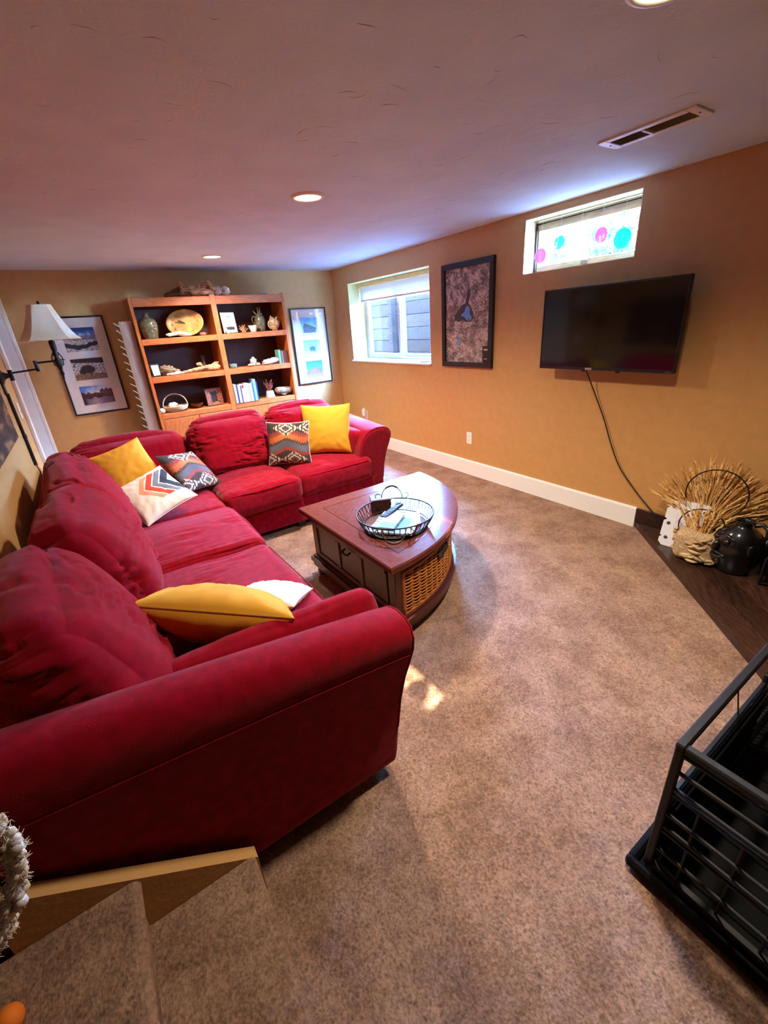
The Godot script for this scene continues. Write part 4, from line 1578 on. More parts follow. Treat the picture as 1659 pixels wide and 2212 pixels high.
# ---------------------------------------------------------------- things on and near the left wall
func build_left_side() -> void:
	# local frame of the lamp: the wall at x = XL, arm reaching into the room
	var z := -3.85
	var t := thing("swing_arm_lamp", "bronze swing-arm wall lamp with a cream bell shade above the sofa", "lamp", Vector3(XL, 1.36, z))
	var rot := Transform3D(Basis(Vector3(0, -1, 0), Vector3(1, 0, 0), Vector3(0, 0, 1)), Vector3.ZERO)
	var p := B.new()
	p.lathe([Vector2(0.058, 0.0), Vector2(0.060, 0.008), Vector2(0.050, 0.018), Vector2(0.030, 0.026), Vector2(0.018, 0.040), Vector2(0.014, 0.055)], 24, rot)
	p.box(Vector3(0.006, -0.02, 0), Vector3(0.012, 0.20, 0.07), 0.005)
	obj("wall_plate", p, M.bronze, t)
	var a := B.new()
	a.tube([Vector3(0.05, 0.0, 0), Vector3(0.068, 0.0, 0)], 0.011, 10)
	a.tube([Vector3(0.068, -0.034, 0), Vector3(0.068, 0.034, 0)], 0.012, 12)
	a.tube([Vector3(0.068, 0.014, 0), Vector3(0.222, 0.024, 0)], 0.0062, 8)
	a.tube([Vector3(0.219, 0.008, 0), Vector3(0.217, 0.078, 0)], 0.0115, 12)
	a.tube([Vector3(0.219, 0.062, 0), Vector3(0.335, 0.066, 0)], 0.0062, 8)
	obj("arm", a, M.bronze, t)
	var c := B.new()
	c.lathe([Vector2(0.0, -0.055), Vector2(0.007, -0.05), Vector2(0.006, -0.036), Vector2(0.014, -0.02), Vector2(0.009, 0.0), Vector2(0.017, 0.028), Vector2(0.022, 0.055), Vector2(0.018, 0.074), Vector2(0.011, 0.09), Vector2(0.020, 0.106), Vector2(0.012, 0.122), Vector2(0.017, 0.14), Vector2(0.019, 0.185), Vector2(0.012, 0.195), Vector2(0.004, 0.20), Vector2(0.003, 0.415), Vector2(0.010, 0.42), Vector2(0.006, 0.432), Vector2(0.0, 0.436)], 16, Transform3D(Basis.IDENTITY, Vector3(0.345, 0.0, 0)))
	c.tube([Vector3(0.345, 0.072, 0), Vector3(0.385, 0.068, 0.0)], 0.004, 6)
	for q in [0, 1, 2, 3]:
		var an: float = TAU * q / 4.0
		c.tube([Vector3(0.345, 0.02, 0), Vector3(0.345 + cos(an) * 0.026, 0.04, sin(an) * 0.026), Vector3(0.345 + cos(an) * 0.030, 0.085, sin(an) * 0.030), Vector3(0.345 + cos(an) * 0.014, 0.12, sin(an) * 0.014)], 0.004, 6)
	obj("column", c, M.bronze, t)
	# cut-corner square bell shade
	var sh := B.new()
	var pts := PackedVector3Array()
	var rows := 12
	for inner in 2:
		pts.clear()
		for j in rows + 1:
			var f := float(j) / rows
			var half := lerpf(0.180, 0.066, pow(f, 0.62)) - inner * 0.002
			var y := 0.195 + 0.215 * f
			for i in 8:
				var sx: float = [1, 1, 0.62, -0.62, -1, -1, -0.62, 0.62][i]
				var sz: float = [0.62, -0.62, -1, -1, -0.62, 0.62, 1, 1][i]
				pts.append(Vector3(0.345 + sx * half, y, sz * half * 0.9))
		# flat panels: one strip per side, so that the corners stay crisp
		for i in 8:
			var strip := PackedVector3Array()
			for j in rows + 1:
				strip.append(pts[j * 8 + (i + inner) % 8])
				strip.append(pts[j * 8 + (i + 1 - inner) % 8])
			sh.grid(strip, 2, rows + 1)
	obj("lamp_shade", sh, M.shade_cloth, t)
	# cord cover on the wall below
	var cc := thing("cord_cover", "dark tube cord cover with a dangling cord on the wall below the lamp", "cord cover", Vector3(XL, 0, -3.86))
	var k := B.new()
	k.tube([Vector3(0.010, 1.25, 0.0), Vector3(0.010, 0.96, 0.0)], 0.010, 10)
	k.tube([Vector3(0.010, 0.955, 0.0), Vector3(0.010, 0.755, 0.0)], 0.011, 10)
	k.tube([Vector3(0.010, 0.975, 0.0), Vector3(0.010, 0.945, 0.0)], 0.014, 10)
	obj("tube", k, M.bronze, cc)
	var k2 := B.new()
	k2.tube([Vector3(0.010, 0.76, 0.0), Vector3(0.014, 0.70, -0.03), Vector3(0.012, 0.62, -0.10)], 0.003, 6)
	obj("cord", k2, M.black_plastic, cc)
	# switch
	var s := thing("light_switch", "white light switch plate on the left wall beside the door casing", "switch", Vector3(XL, 1.10, -4.19))
	var pl := B.new()
	pl.span(Vector3(0.0, -0.058, -0.036), Vector3(0.006, 0.058, 0.036), 0.003)
	obj("plate", pl, M.white_plastic, s)
	var tg := B.new()
	tg.box(Vector3(0.012, -0.004, 0), Vector3(0.020, 0.010, 0.009), 0.002, Transform3D(Basis(Vector3(0, 0, 1), -0.4), Vector3.ZERO))
	obj("toggle", tg, M.cream_wood, s)
	# canvas picture, seen nearly edge-on
	var cv := thing("canvas_print", "dark brown canvas print on the left wall below the swing-arm lamp", "picture", Vector3(XL + 0.003, 1.30, -3.02))
	var bc := B.new()
	bc.span(Vector3(0.0, -0.285, -0.45), Vector3(0.022, 0.285, 0.45), 0.003)
	obj("canvas", bc, tri_tex(mat(Color.WHITE, 0.8), ntex(noise(0.01, FastNoiseLite.TYPE_SIMPLEX_SMOOTH, 4, 330), 256, [[0.25, c8(44, 32, 26)], [0.55, c8(86, 62, 46)], [0.8, c8(150, 118, 84)]]), Vector3(3, 5, 1.2)), cv)
	# slotted tower beside the bookcase
	var tw := thing("media_tower", "tall pale tower rack with slanted shelves against the left bookcase side", "rack", Vector3(0.525, 0, -5.44))
	var pn := B.new()
	var prof := []
	for i in 13:
		var f := i / 12.0 - 0.5
		prof.append(Vector2(f * 0.118, 0.030 * cos(f * PI)))
	for side in 2:
		var g := PackedVector3Array()
		for y: float in ([0.02, 1.70] if side == 0 else [1.70, 0.02]):
			for q: Vector2 in prof:
				g.append(Vector3(q.x, y, q.y - side * 0.006))
		pn.grid(g, 13, 2)
	pn.span(Vector3(-0.059, 0.0, -0.10), Vector3(0.059, 0.02, 0.02), 0.003)
	var front := obj("front_panel", pn, mat(c8(214, 208, 196), 0.6), tw)
	for i in 5:
		var sc := B.new()
		sc.ball(Vector3(-0.047 + i * 0.0235, 1.70, 0.022 - absf(i - 2) * 0.004), Vector3(0.0105, 0.008, 0.004), 10, 6)
		obj("scallop", sc, mat(c8(214, 208, 196), 0.6), tw)
	var spine := B.new()
	spine.span(Vector3(-0.05, 0.02, -0.12), Vector3(0.05, 1.68, -0.108), 0.002)
	obj("spine", spine, M.black_plastic, tw)
	var sl := BoxMesh.new()
	sl.size = Vector3(0.165, 0.006, 0.11)
	var sl_m := mat(c8(208, 200, 186), 0.5)
	for i in 22:
		obj("slanted_shelf", sl, sl_m, tw, Transform3D(Basis(Vector3(0, 0, 1), -0.72 + 0.10 * sin(i * 2.1)), Vector3(-0.036, 0.10 + i * 0.0735, -0.052)))


# ---------------------------------------------------------------- throw pillows
# knife-edge pillow in local x,y, puffed along z; w square
func pillow_mesh(w: float, thick: float, seed_: int, amp := 0.006, hh := 0.0) -> Array:
	var n := 30
	var h := hh if hh > 0.0 else w
	var nz := noise(1.0, FastNoiseLite.TYPE_SIMPLEX_SMOOTH, 2, seed_)
	var m := B.new()
	var uvs := PackedVector2Array()
	var edge := []
	for side in 2:
		var p := PackedVector3Array()
		uvs.clear()
		for j in n + 1:
			for i in n + 1:
				var u := sin((2.0 * i / n - 1.0) * PI * 0.5)
				var v := sin((2.0 * j / n - 1.0) * PI * 0.5)
				var uu := 1.0 - u * u
				var vv := 1.0 - v * v
				var x := w * 0.5 * u * (1.0 - 0.075 * vv)
				var y := h * 0.5 * v * (1.0 - 0.075 * uu)
				var f := pow(maxf(uu, 0.0), 0.42) * pow(maxf(vv, 0.0), 0.42)
				var rim := 1.0 - f
				var fold := (0.5 - absf(nz.get_noise_3d(u * 5.0 + 3.0 * v, v * 5.0 - 3.0 * u, side * 9.0)) * 2.4) * amp
				# gathers running in from the seams
				fold += sin(atan2(v, u) * 17.0 + seed_) * amp * 0.9 * rim * f * 3.0
				var z := (thick * 0.5 * f + fold * f) * (1.0 if side == 0 else -1.0)
				p.append(Vector3(x, y, z))
				uvs.append(Vector2(u * 0.5 + 0.5, 0.5 - v * 0.5) if side == 0 else Vector2(0.5 - u * 0.5, 0.5 - v * 0.5))
		if side == 1:
			# turn the sheet over: mirror the order along u
			var q := PackedVector3Array()
			var r := PackedVector2Array()
			for j in n + 1:
				for i in n + 1:
					q.append(p[j * (n + 1) + n - i])
					r.append(uvs[j * (n + 1) + n - i])
			m.grid(q, n + 1, n + 1, false, false, r)
		else:
			m.grid(p, n + 1, n + 1, false, false, uvs)
			for i in n:
				edge.append(p[i])
			for j in n:
				edge.append(p[j * (n + 1) + n])
			for i in n:
				edge.append(p[n * (n + 1) + n - i])
			for j in n:
				edge.append(p[(n - j) * (n + 1)])
	var s := B.new()
	s.tube(edge, 0.0032, 5, true)
	return [m, s]


func pillow(label: String, at: Vector3, ypr: Vector3, w: float, thick: float, seed_: int, m: Material, seam: Material, group := "", amp := 0.006) -> Node3D:
	var t := thing("throw_pillow", label, "pillow", at, 0.0, group)
	t.basis = Basis.from_euler(Vector3(ypr.y, ypr.x, ypr.z))
	var r := pillow_mesh(w, thick, seed_, amp)
	obj("cover", r[0], m, t)
	obj("seam", r[1], seam, t)
	return t


func build_pillows() -> void:
	var kil := paint(256, 256, func(u: float, v: float) -> Color:
		var col := Color(0.20, 0.15, 0.13)
		var su := floorf(u * 34.0) / 34.0
		var zig := absf(fposmod(su * 1.25 + 0.44, 1.0) - 0.5) * 2.0
		var step := floorf(zig * 6.0) / 6.0 + (0.18 if fposmod(u * 17.0, 1.0) < 0.5 else 0.0)
		var band := v + step * 0.15 - 0.02
		if band > 0.26 and band < 0.36:
			col = Color(0.50, 0.19, 0.15)
		if band > 0.36 and band < 0.50:
			col = Color(0.70, 0.32, 0.12).lerp(Color(0.62, 0.40, 0.16), zig)
		if band > 0.50 and band < 0.56:
			col = Color(0.27, 0.19, 0.16)
		if band > 0.56 and band < 0.72:
			col = Color(0.36, 0.36, 0.38).lerp(Color(0.28, 0.26, 0.28), zig)
		if band > 0.72 and band < 0.80:
			col = Color(0.52, 0.20, 0.16)
		if band > 0.80 and band < 0.86:
			col = Color(0.22, 0.15, 0.13)
		for c: Vector2 in [Vector2(0.45, 0.13), Vector2(0.62, 0.90), Vector2(0.02, 0.90), Vector2(1.02, 0.13)]:
			var d := (floorf(absf(u - c.x) * 44.0) / 44.0) * 0.62 + floorf(absf(v - c.y) * 44.0) / 44.0
			if d < 0.175:
				col = Color(0.74, 0.66, 0.56)
			if d < 0.125 and d > 0.092:
				col = Color(0.24, 0.18, 0.16)
			if d < 0.052:
				col = Color(0.28, 0.24, 0.26)
			elif d < 0.168 and d > 0.125 and fposmod(absf(u - c.x) * 12.0, 1.0) < 0.35:
				col = Color(0.30, 0.24, 0.22)
		return col)
	var km := mat(Color.WHITE, 0.95)
	km.albedo_texture = kil
	var arrow := paint(256, 256, func(u: float, v: float) -> Color:
		var s := u - absf(v - 0.45) * 0.80
		var base := Color(0.89, 0.85, 0.80)
		if absf(v - 0.45) > 0.33:
			return base
		if s > 0.24 and s < 0.345:
			return Color(0.93, 0.60, 0.46)
		if s > 0.375 and s < 0.50:
			return Color(0.92, 0.27, 0.17)
		if s > 0.53 and s < 0.65:
			return Color(0.46, 0.47, 0.48).lerp(Color(0.36, 0.37, 0.39), fposmod(sin(u * 91.0 + v * 57.0) * 43.7, 1.0) * 0.6)
		if s > 0.68 and s < 0.84:
			return Color(0.16, 0.18, 0.20)
		return base)
	var am := mat(Color.WHITE, 0.95)
	am.albedo_texture = arrow
	var g := "mustard yellow throw pillows on the sofa"
	var kg := "dark kilim-patterned throw pillows on the sofa"
	pillow("mustard yellow pillow standing against the right end of the sofa's far side", Vector3(1.655, 0.695, -3.42), Vector3(-0.56, -0.16, -0.03), 0.425, 0.17, 41, M.mustard, M.mustard, g)
	pillow("dark kilim-patterned pillow standing upright beside the right mustard pillow", Vector3(1.285, 0.650, -3.40), Vector3(-0.45, -0.26, -0.06), 0.350, 0.12, 42, km, M.linen, kg, 0.004)
	pillow("mustard yellow pillow leaning in the sofa's corner behind the arrow pillow", Vector3(0.100, 0.705, -3.40), Vector3(0.093, -0.55, 0.25), 0.345, 0.15, 43, M.mustard, M.mustard, g, 0.008)
	pillow("white throw pillow with peach, red, grey and black arrow chevrons", Vector3(0.185, 0.605, -3.00), Vector3(-0.019, -1.02, 0.43), 0.360, 0.12, 44, am, M.linen, "", 0.008)
	pillow("dark kilim-patterned pillow lying back in the sofa's corner beside the arrow pillow", Vector3(0.480, 0.610, -3.36), Vector3(0.85, -0.80, -0.25), 0.355, 0.11, 45, km, M.piping_dark, kg, 0.004)
	# the near pair lean back against the near arm, seen along their edges
	var p6 := pillow("mustard yellow pillow nearest the camera, tipped back against the near arm", Vector3.ZERO, Vector3.ZERO, 0.50, 0.21, 46, M.mustard, mat(c8(150, 92, 22), 0.9), g, 0.008)
	var top_l := Vector3(-0.075, 0.765, -1.385)
	var top_r := Vector3(0.365, 0.645, -1.145)
	var along := (top_r - top_l).normalized()
	var down := Vector3(0.07, -0.54, -0.84)
	down = (down - along * down.dot(along)).normalized()
	var nrm := along.cross(-down)
	p6.transform = Transform3D(Basis(along, -down, nrm), (top_l + top_r) * 0.5 + down * 0.19)
	p6.scale = Vector3(1.0, 0.8, 1.0)
	var p7 := pillow("small off-white pillow lying behind the nearest mustard pillow", Vector3.ZERO, Vector3.ZERO, 0.27, 0.11, 47, M.linen, M.linen, "", 0.006)
	var l2 := Vector3(0.19, 0.585, -1.50)
	var r2 := Vector3(0.435, 0.575, -1.300)
	var al2 := (r2 - l2).normalized()
	var dn2 := Vector3(0.0, -0.25, -0.97)
	dn2 = (dn2 - al2 * dn2.dot(al2)).normalized()
	p7.transform = Transform3D(Basis(al2, -dn2, al2.cross(-dn2)), (l2 + r2) * 0.5 + dn2 * 0.13 + Vector3(0, 0.0, 0))


# ---------------------------------------------------------------- wire tray and what lies in and by it
func build_tray() -> void:
	var c := Vector3(1.222, 0.4705, -1.803)
	var t := thing("wire_tray", "round black wire basket tray with an arched handle on the coffee table", "tray", c)
	var ring := func(r: float, y: float, n: int) -> Array:
		var o := []
		for i in n:
			o.append(Vector3(cos(TAU * i / n) * r, y, sin(TAU * i / n) * r))
		return o
	var m := B.new()
	m.tube(ring.call(0.212, 0.083, 56), 0.0042, 8, true)
	obj("rim", m, M.black_iron, t)
	var b := B.new()
	b.tube(ring.call(0.172, 0.008, 56), 0.0045, 8, true)
	b.tube(ring.call(0.178, 0.022, 56), 0.0032, 6, true)
	obj("foot_ring", b, M.black_iron, t)
	var bs := B.new()
	bs.lathe([Vector2(0.0, 0.010), Vector2(0.170, 0.010), Vector2(0.171, 0.013), Vector2(0.0, 0.013)], 48, Transform3D.IDENTITY, false)
	obj("base", bs, M.wicker_dark, t)
	var n := 44
	for k in n:
		for s: float in [-1.0, 1.0]:
			var w := B.new()
			var path := []
			for i in 7:
				var f := i / 6.0
				var a := TAU * (k + s * 0.62 * sin(f * PI * 0.5) * 1.0) / n
				var r := lerpf(0.176, 0.212, f) + 0.006 * sin(f * PI)
				path.append(Vector3(cos(a) * r, lerpf(0.016, 0.083, f), sin(a) * r))
			w.tube(path, 0.0017, 5)
			obj("lattice_wire", w, M.black_iron, t)
	# arched handles: the far one upright, the near one folded down on the rim
	for e in 2:
		var h := B.new()
		var dirv := Vector3(0.56, 0, -0.83) if e == 0 else Vector3(-0.56, 0, 0.83)
		var side := Vector3(0.83, 0, 0.56)
		var base := dirv * 0.208 + Vector3(0, 0.083, 0)
		var path := []
		var up := Vector3.UP if e == 0 else (dirv * 0.75 + Vector3.DOWN * 0.66).normalized()
		for i in 17:
			var a := PI * i / 16.0
			path.append(base + side * (cos(a) * 0.062 - 0.012) + up * (sin(a) * 0.080))
		h.tube(path, 0.0030, 7)
		for s: float in [-1.0, 1.0]:
			var cp := []
			for i in 13:
				var a := -PI * 0.5 + 1.35 * PI * i / 12.0
				cp.append(base + side * (s * (0.062 + 0.020 + cos(a) * 0.016) - 0.012) + up * (0.018 + sin(a) * 0.016))
			h.tube(cp, 0.0026, 6)
		var hd := obj("handle", h, M.black_iron, t)
		var gr := B.new()
		gr.tube(path.slice(5, 12), 0.0062, 10)
		obj("grip", gr, mat(c8(48, 30, 22), 0.6), hd)
	# magazines
	var blue := paint(128, 160, func(u: float, v: float) -> Color:
		if u > 0.55 and u < 0.90 and v > 0.22 and v < 0.60:
			var bar := v > 0.30 and v < 0.36 or v > 0.44 and v < 0.50 or (absf(fposmod((u - 0.58) * 9.0, 1.0) - 0.4) < 0.16 and v > 0.30 and v < 0.52)
			return Color(0.61, 0.43, 0.30) if bar else Color(0.75, 0.67, 0.56)
		if v > 0.86:
			return Color(0.72, 0.74, 0.76)
		return Color(0.12, 0.39, 0.64).lerp(Color(0.58, 0.67, 0.72), clampf(absf(u - 0.6) * 1.3 + 0.25 * sin(v * 7.0), 0, 1)))
	var glossy := paint(128, 160, func(u: float, v: float) -> Color:
		if u > 0.80:
			return Color(0.69, 0.70, 0.72)
		if v < 0.22 and fposmod(u * 7.0, 1.0) < 0.55 and u > 0.1:
			return Color(0.22, 0.23, 0.34)
		if u < 0.35 and v > 0.3:
			return Color(0.25, 0.51, 0.67)
		return Color(0.55, 0.58, 0.66).lerp(Color(0.69, 0.59, 0.51), clampf(v + 0.3 * sin(u * 15.0), 0, 1)))
	var plain := paint(96, 128, func(u: float, v: float) -> Color:
		return Color(0.47, 0.58, 0.62).lerp(Color(0.67, 0.70, 0.72), clampf(v + 0.2 * sin(u * 11.0), 0, 1)))
	var mags := [[Vector3(1.275, 0.492, -1.815), 0.95, Vector2(0.155, 0.205), 0.008, plain, "pale grey-blue magazine at the bottom right of the wire tray"], [Vector3(1.190, 0.498, -1.765), 0.70, Vector2(0.20, 0.235), 0.010, blue, "blue travel magazine in the wire tray under a glossy one"], [Vector3(1.185, 0.512, -1.815), 0.62, Vector2(0.205, 0.125), 0.012, glossy, "narrow glossy magazine on top of the pile in the wire tray"]]
	for q in mags:
		var g := thing("magazine", q[5], "magazine", q[0], q[1], "magazines in the wire tray")
		var s: Vector2 = q[2]
		var pg := B.new()
		pg.box(Vector3.ZERO, Vector3(s.x - 0.003, q[3] - 0.002, s.y - 0.003), 0.001)
		obj("pages", pg, M.mat_board, g)
		var cv := B.new()
		var y: float = q[3] * 0.5
		cv.quad(Vector3(-s.x / 2, y, s.y / 2), Vector3(s.x / 2, y, s.y / 2), Vector3(s.x / 2, y, -s.y / 2), Vector3(-s.x / 2, y, -s.y / 2))
		cv.quad(Vector3(-s.x / 2, -y, -s.y / 2), Vector3(s.x / 2, -y, -s.y / 2), Vector3(s.x / 2, -y, s.y / 2), Vector3(-s.x / 2, -y, s.y / 2))
		cv.quad(Vector3(-s.x / 2, -y, -s.y / 2), Vector3(-s.x / 2, -y, s.y / 2), Vector3(-s.x / 2, y, s.y / 2), Vector3(-s.x / 2, y, -s.y / 2), Vector2(0, 0.9), Vector2(0.05, 1.0))
		obj("cover", cv, printed(q[4], 0.55), g)
	# remote
	var r := thing("remote_control", "slim black remote control at the back of the wire tray", "remote", Vector3(1.265, 0.522, -1.895), 0.35)
	r.rotation = Vector3(0, 0.35, 0.10)
	var rb := B.new()
	rb.box(Vector3.ZERO, Vector3(0.185, 0.018, 0.045), 0.006)
	obj("body", rb, M.black_plastic, r)
	var bt := BoxMesh.new()
	bt.size = Vector3(0.008, 0.003, 0.007)
	for i in 7:
		for j in 3:
			obj("button", bt, mat(c8(46, 46, 48), 0.5) if i + j == 0 else M.slot, r, Transform3D(Basis.IDENTITY, Vector3(-0.07 + i * 0.022, 0.009, -0.012 + j * 0.012)))
	# glass-topped wooden box
	var bx := thing("keepsake_box", "small wooden box with a grey glass lid behind the wire tray", "box", Vector3(1.278, 0.4702, -2.035), -0.45)
	var bb := B.new()
	for q in [[Vector3(-0.058, 0, -0.045), Vector3(-0.050, 0.080, 0.045)], [Vector3(0.050, 0, -0.045), Vector3(0.058, 0.080, 0.045)], [Vector3(-0.050, 0, -0.045), Vector3(0.050, 0.080, -0.037)], [Vector3(-0.050, 0, 0.037), Vector3(0.050, 0.080, 0.045)], [Vector3(-0.050, 0, -0.037), Vector3(0.050, 0.008, 0.037)]]:
		bb.span(q[0], q[1], 0.001)
	obj("body", bb, M.oak_dark, bx)
	var ld := B.new()
	ld.span(Vector3(-0.060, 0.080, -0.047), Vector3(0.060, 0.090, 0.047), 0.002)
	obj("lid", ld, M.oak_dark, bx)
	var gl := B.new()
	gl.span(Vector3(-0.052, 0.0895, -0.040), Vector3(0.052, 0.0915, 0.040), 0.0005)
	obj("lid_glass", gl, mat(c8(128, 140, 140), 0.08, 0.1), bx)


# ---------------------------------------------------------------- dog crate, jacket and ball in the foreground
func build_crate() -> void:
	var t := thing("dog_crate", "black metal dog crate with a dark plastic pan, in the near right corner", "crate")
	var x0 := 0.965
	var x1 := 1.95
	var z0 := -0.240
	var z1 := 0.62
	var top := 0.51
	var f := B.new()
	for y: float in [0.045, top]:
		f.box(Vector3((x0 + x1) / 2, y, z0), Vector3(x1 - x0 + 0.022, 0.022, 0.022), 0.004)
		f.box(Vector3((x0 + x1) / 2, y, z1), Vector3(x1 - x0 + 0.022, 0.022, 0.022), 0.004)
		f.box(Vector3(x0, y, (z0 + z1) / 2), Vector3(0.024, 0.022, z1 - z0 - 0.02), 0.004)
		f.box(Vector3(x1, y, (z0 + z1) / 2), Vector3(0.022, 0.022, z1 - z0 - 0.02), 0.004)
	obj("frame", f, M.crate, t)
	for x: float in [x0, x1]:
		for z: float in [z0, z1]:
			var p := B.new()
			p.box(Vector3(x, (0.045 + top) / 2, z), Vector3(0.020, top - 0.06, 0.020), 0.003)
			obj("post", p, M.crate, t)
	var mp := B.new()
	mp.box(Vector3(1.635, 0.19, z0), Vector3(0.020, 0.30, 0.014), 0.003)
	obj("post", mp, M.crate, t)
	# near side rails, in pairs with a groove between them
	for y: float in [0.484, 0.425, 0.365, 0.345, 0.265, 0.215, 0.198, 0.12]:
		var r := B.new()
		r.box(Vector3(x0, y, (z0 + z1) / 2), Vector3(0.010, 0.010, z1 - z0), 0.002)
		obj("rail", r, M.crate, t)
	for y: float in [0.30, 0.245, 0.175]:
		var r := B.new()
		var a := x0 if y > 0.28 else 1.635
		r.box(Vector3((a + x1) / 2, y, z0), Vector3(x1 - a, 0.014, 0.012), 0.002)
		obj("rail", r, M.crate, t)
	var wire := func(p: Array, rad := 0.0022) -> void:
		var m := B.new()
		m.tube(p, rad, 6)
		obj("wire", m, M.crate, t)
	for k in 9:
		var z := lerpf(z0 + 0.07, z1 - 0.05, k / 8.0)
		wire.call([Vector3(x0 + 0.004, 0.05, z), Vector3(x0 + 0.004, 0.345, z)], 0.0035)
	for k in 13:
		var x := lerpf(1.66, x1 - 0.02, k / 12.0)
		wire.call([Vector3(x, 0.05, z0), Vector3(x, 0.30, z0)])
	wire.call([Vector3(1.30, top - 0.01, z0), Vector3(1.42, 0.30, z0)])
	wire.call([Vector3(1.46, 0.24, z0), Vector3(1.66, 0.17, z0)])
	for k in 18:
		var z := lerpf(z0 + 0.04, z1 - 0.04, k / 17.0)
		wire.call([Vector3(x1, 0.05, z), Vector3(x1, top, z)])
	# ribbed solid panel on the far side and the pan
	var pn := B.new()
	pn.span(Vector3(x0 + 0.012, 0.05, z0 + 0.004), Vector3(1.625, 0.288, z0 + 0.014), 0.003)
	for k in 6:
		pn.box(Vector3((x0 + 1.63) / 2, 0.075 + k * 0.038, z0 + 0.018), Vector3(0.62, 0.012, 0.010), 0.003)
	obj("side_panel", pn, M.crate_tray, t)
	var pan := B.new()
	pan.span(Vector3(0.945, 0.004, -0.265), Vector3(1.98, 0.014, 0.645), 0.003)
	pan.span(Vector3(0.925, 0.006, -0.285), Vector3(0.950, 0.040, 0.665), 0.008)
	pan.span(Vector3(1.975, 0.006, -0.285), Vector3(2.00, 0.040, 0.665), 0.008)
	pan.span(Vector3(0.940, 0.006, -0.285), Vector3(1.985, 0.040, -0.262), 0.008)
	pan.span(Vector3(0.940, 0.006, 0.642), Vector3(1.985, 0.040, 0.665), 0.008)
	for k in 9:
		pan.span(Vector3(1.02 + k * 0.10, 0.012, -0.22), Vector3(1.05 + k * 0.10, 0.020, 0.60), 0.003)
	obj("pan", pan, M.crate_tray, t)


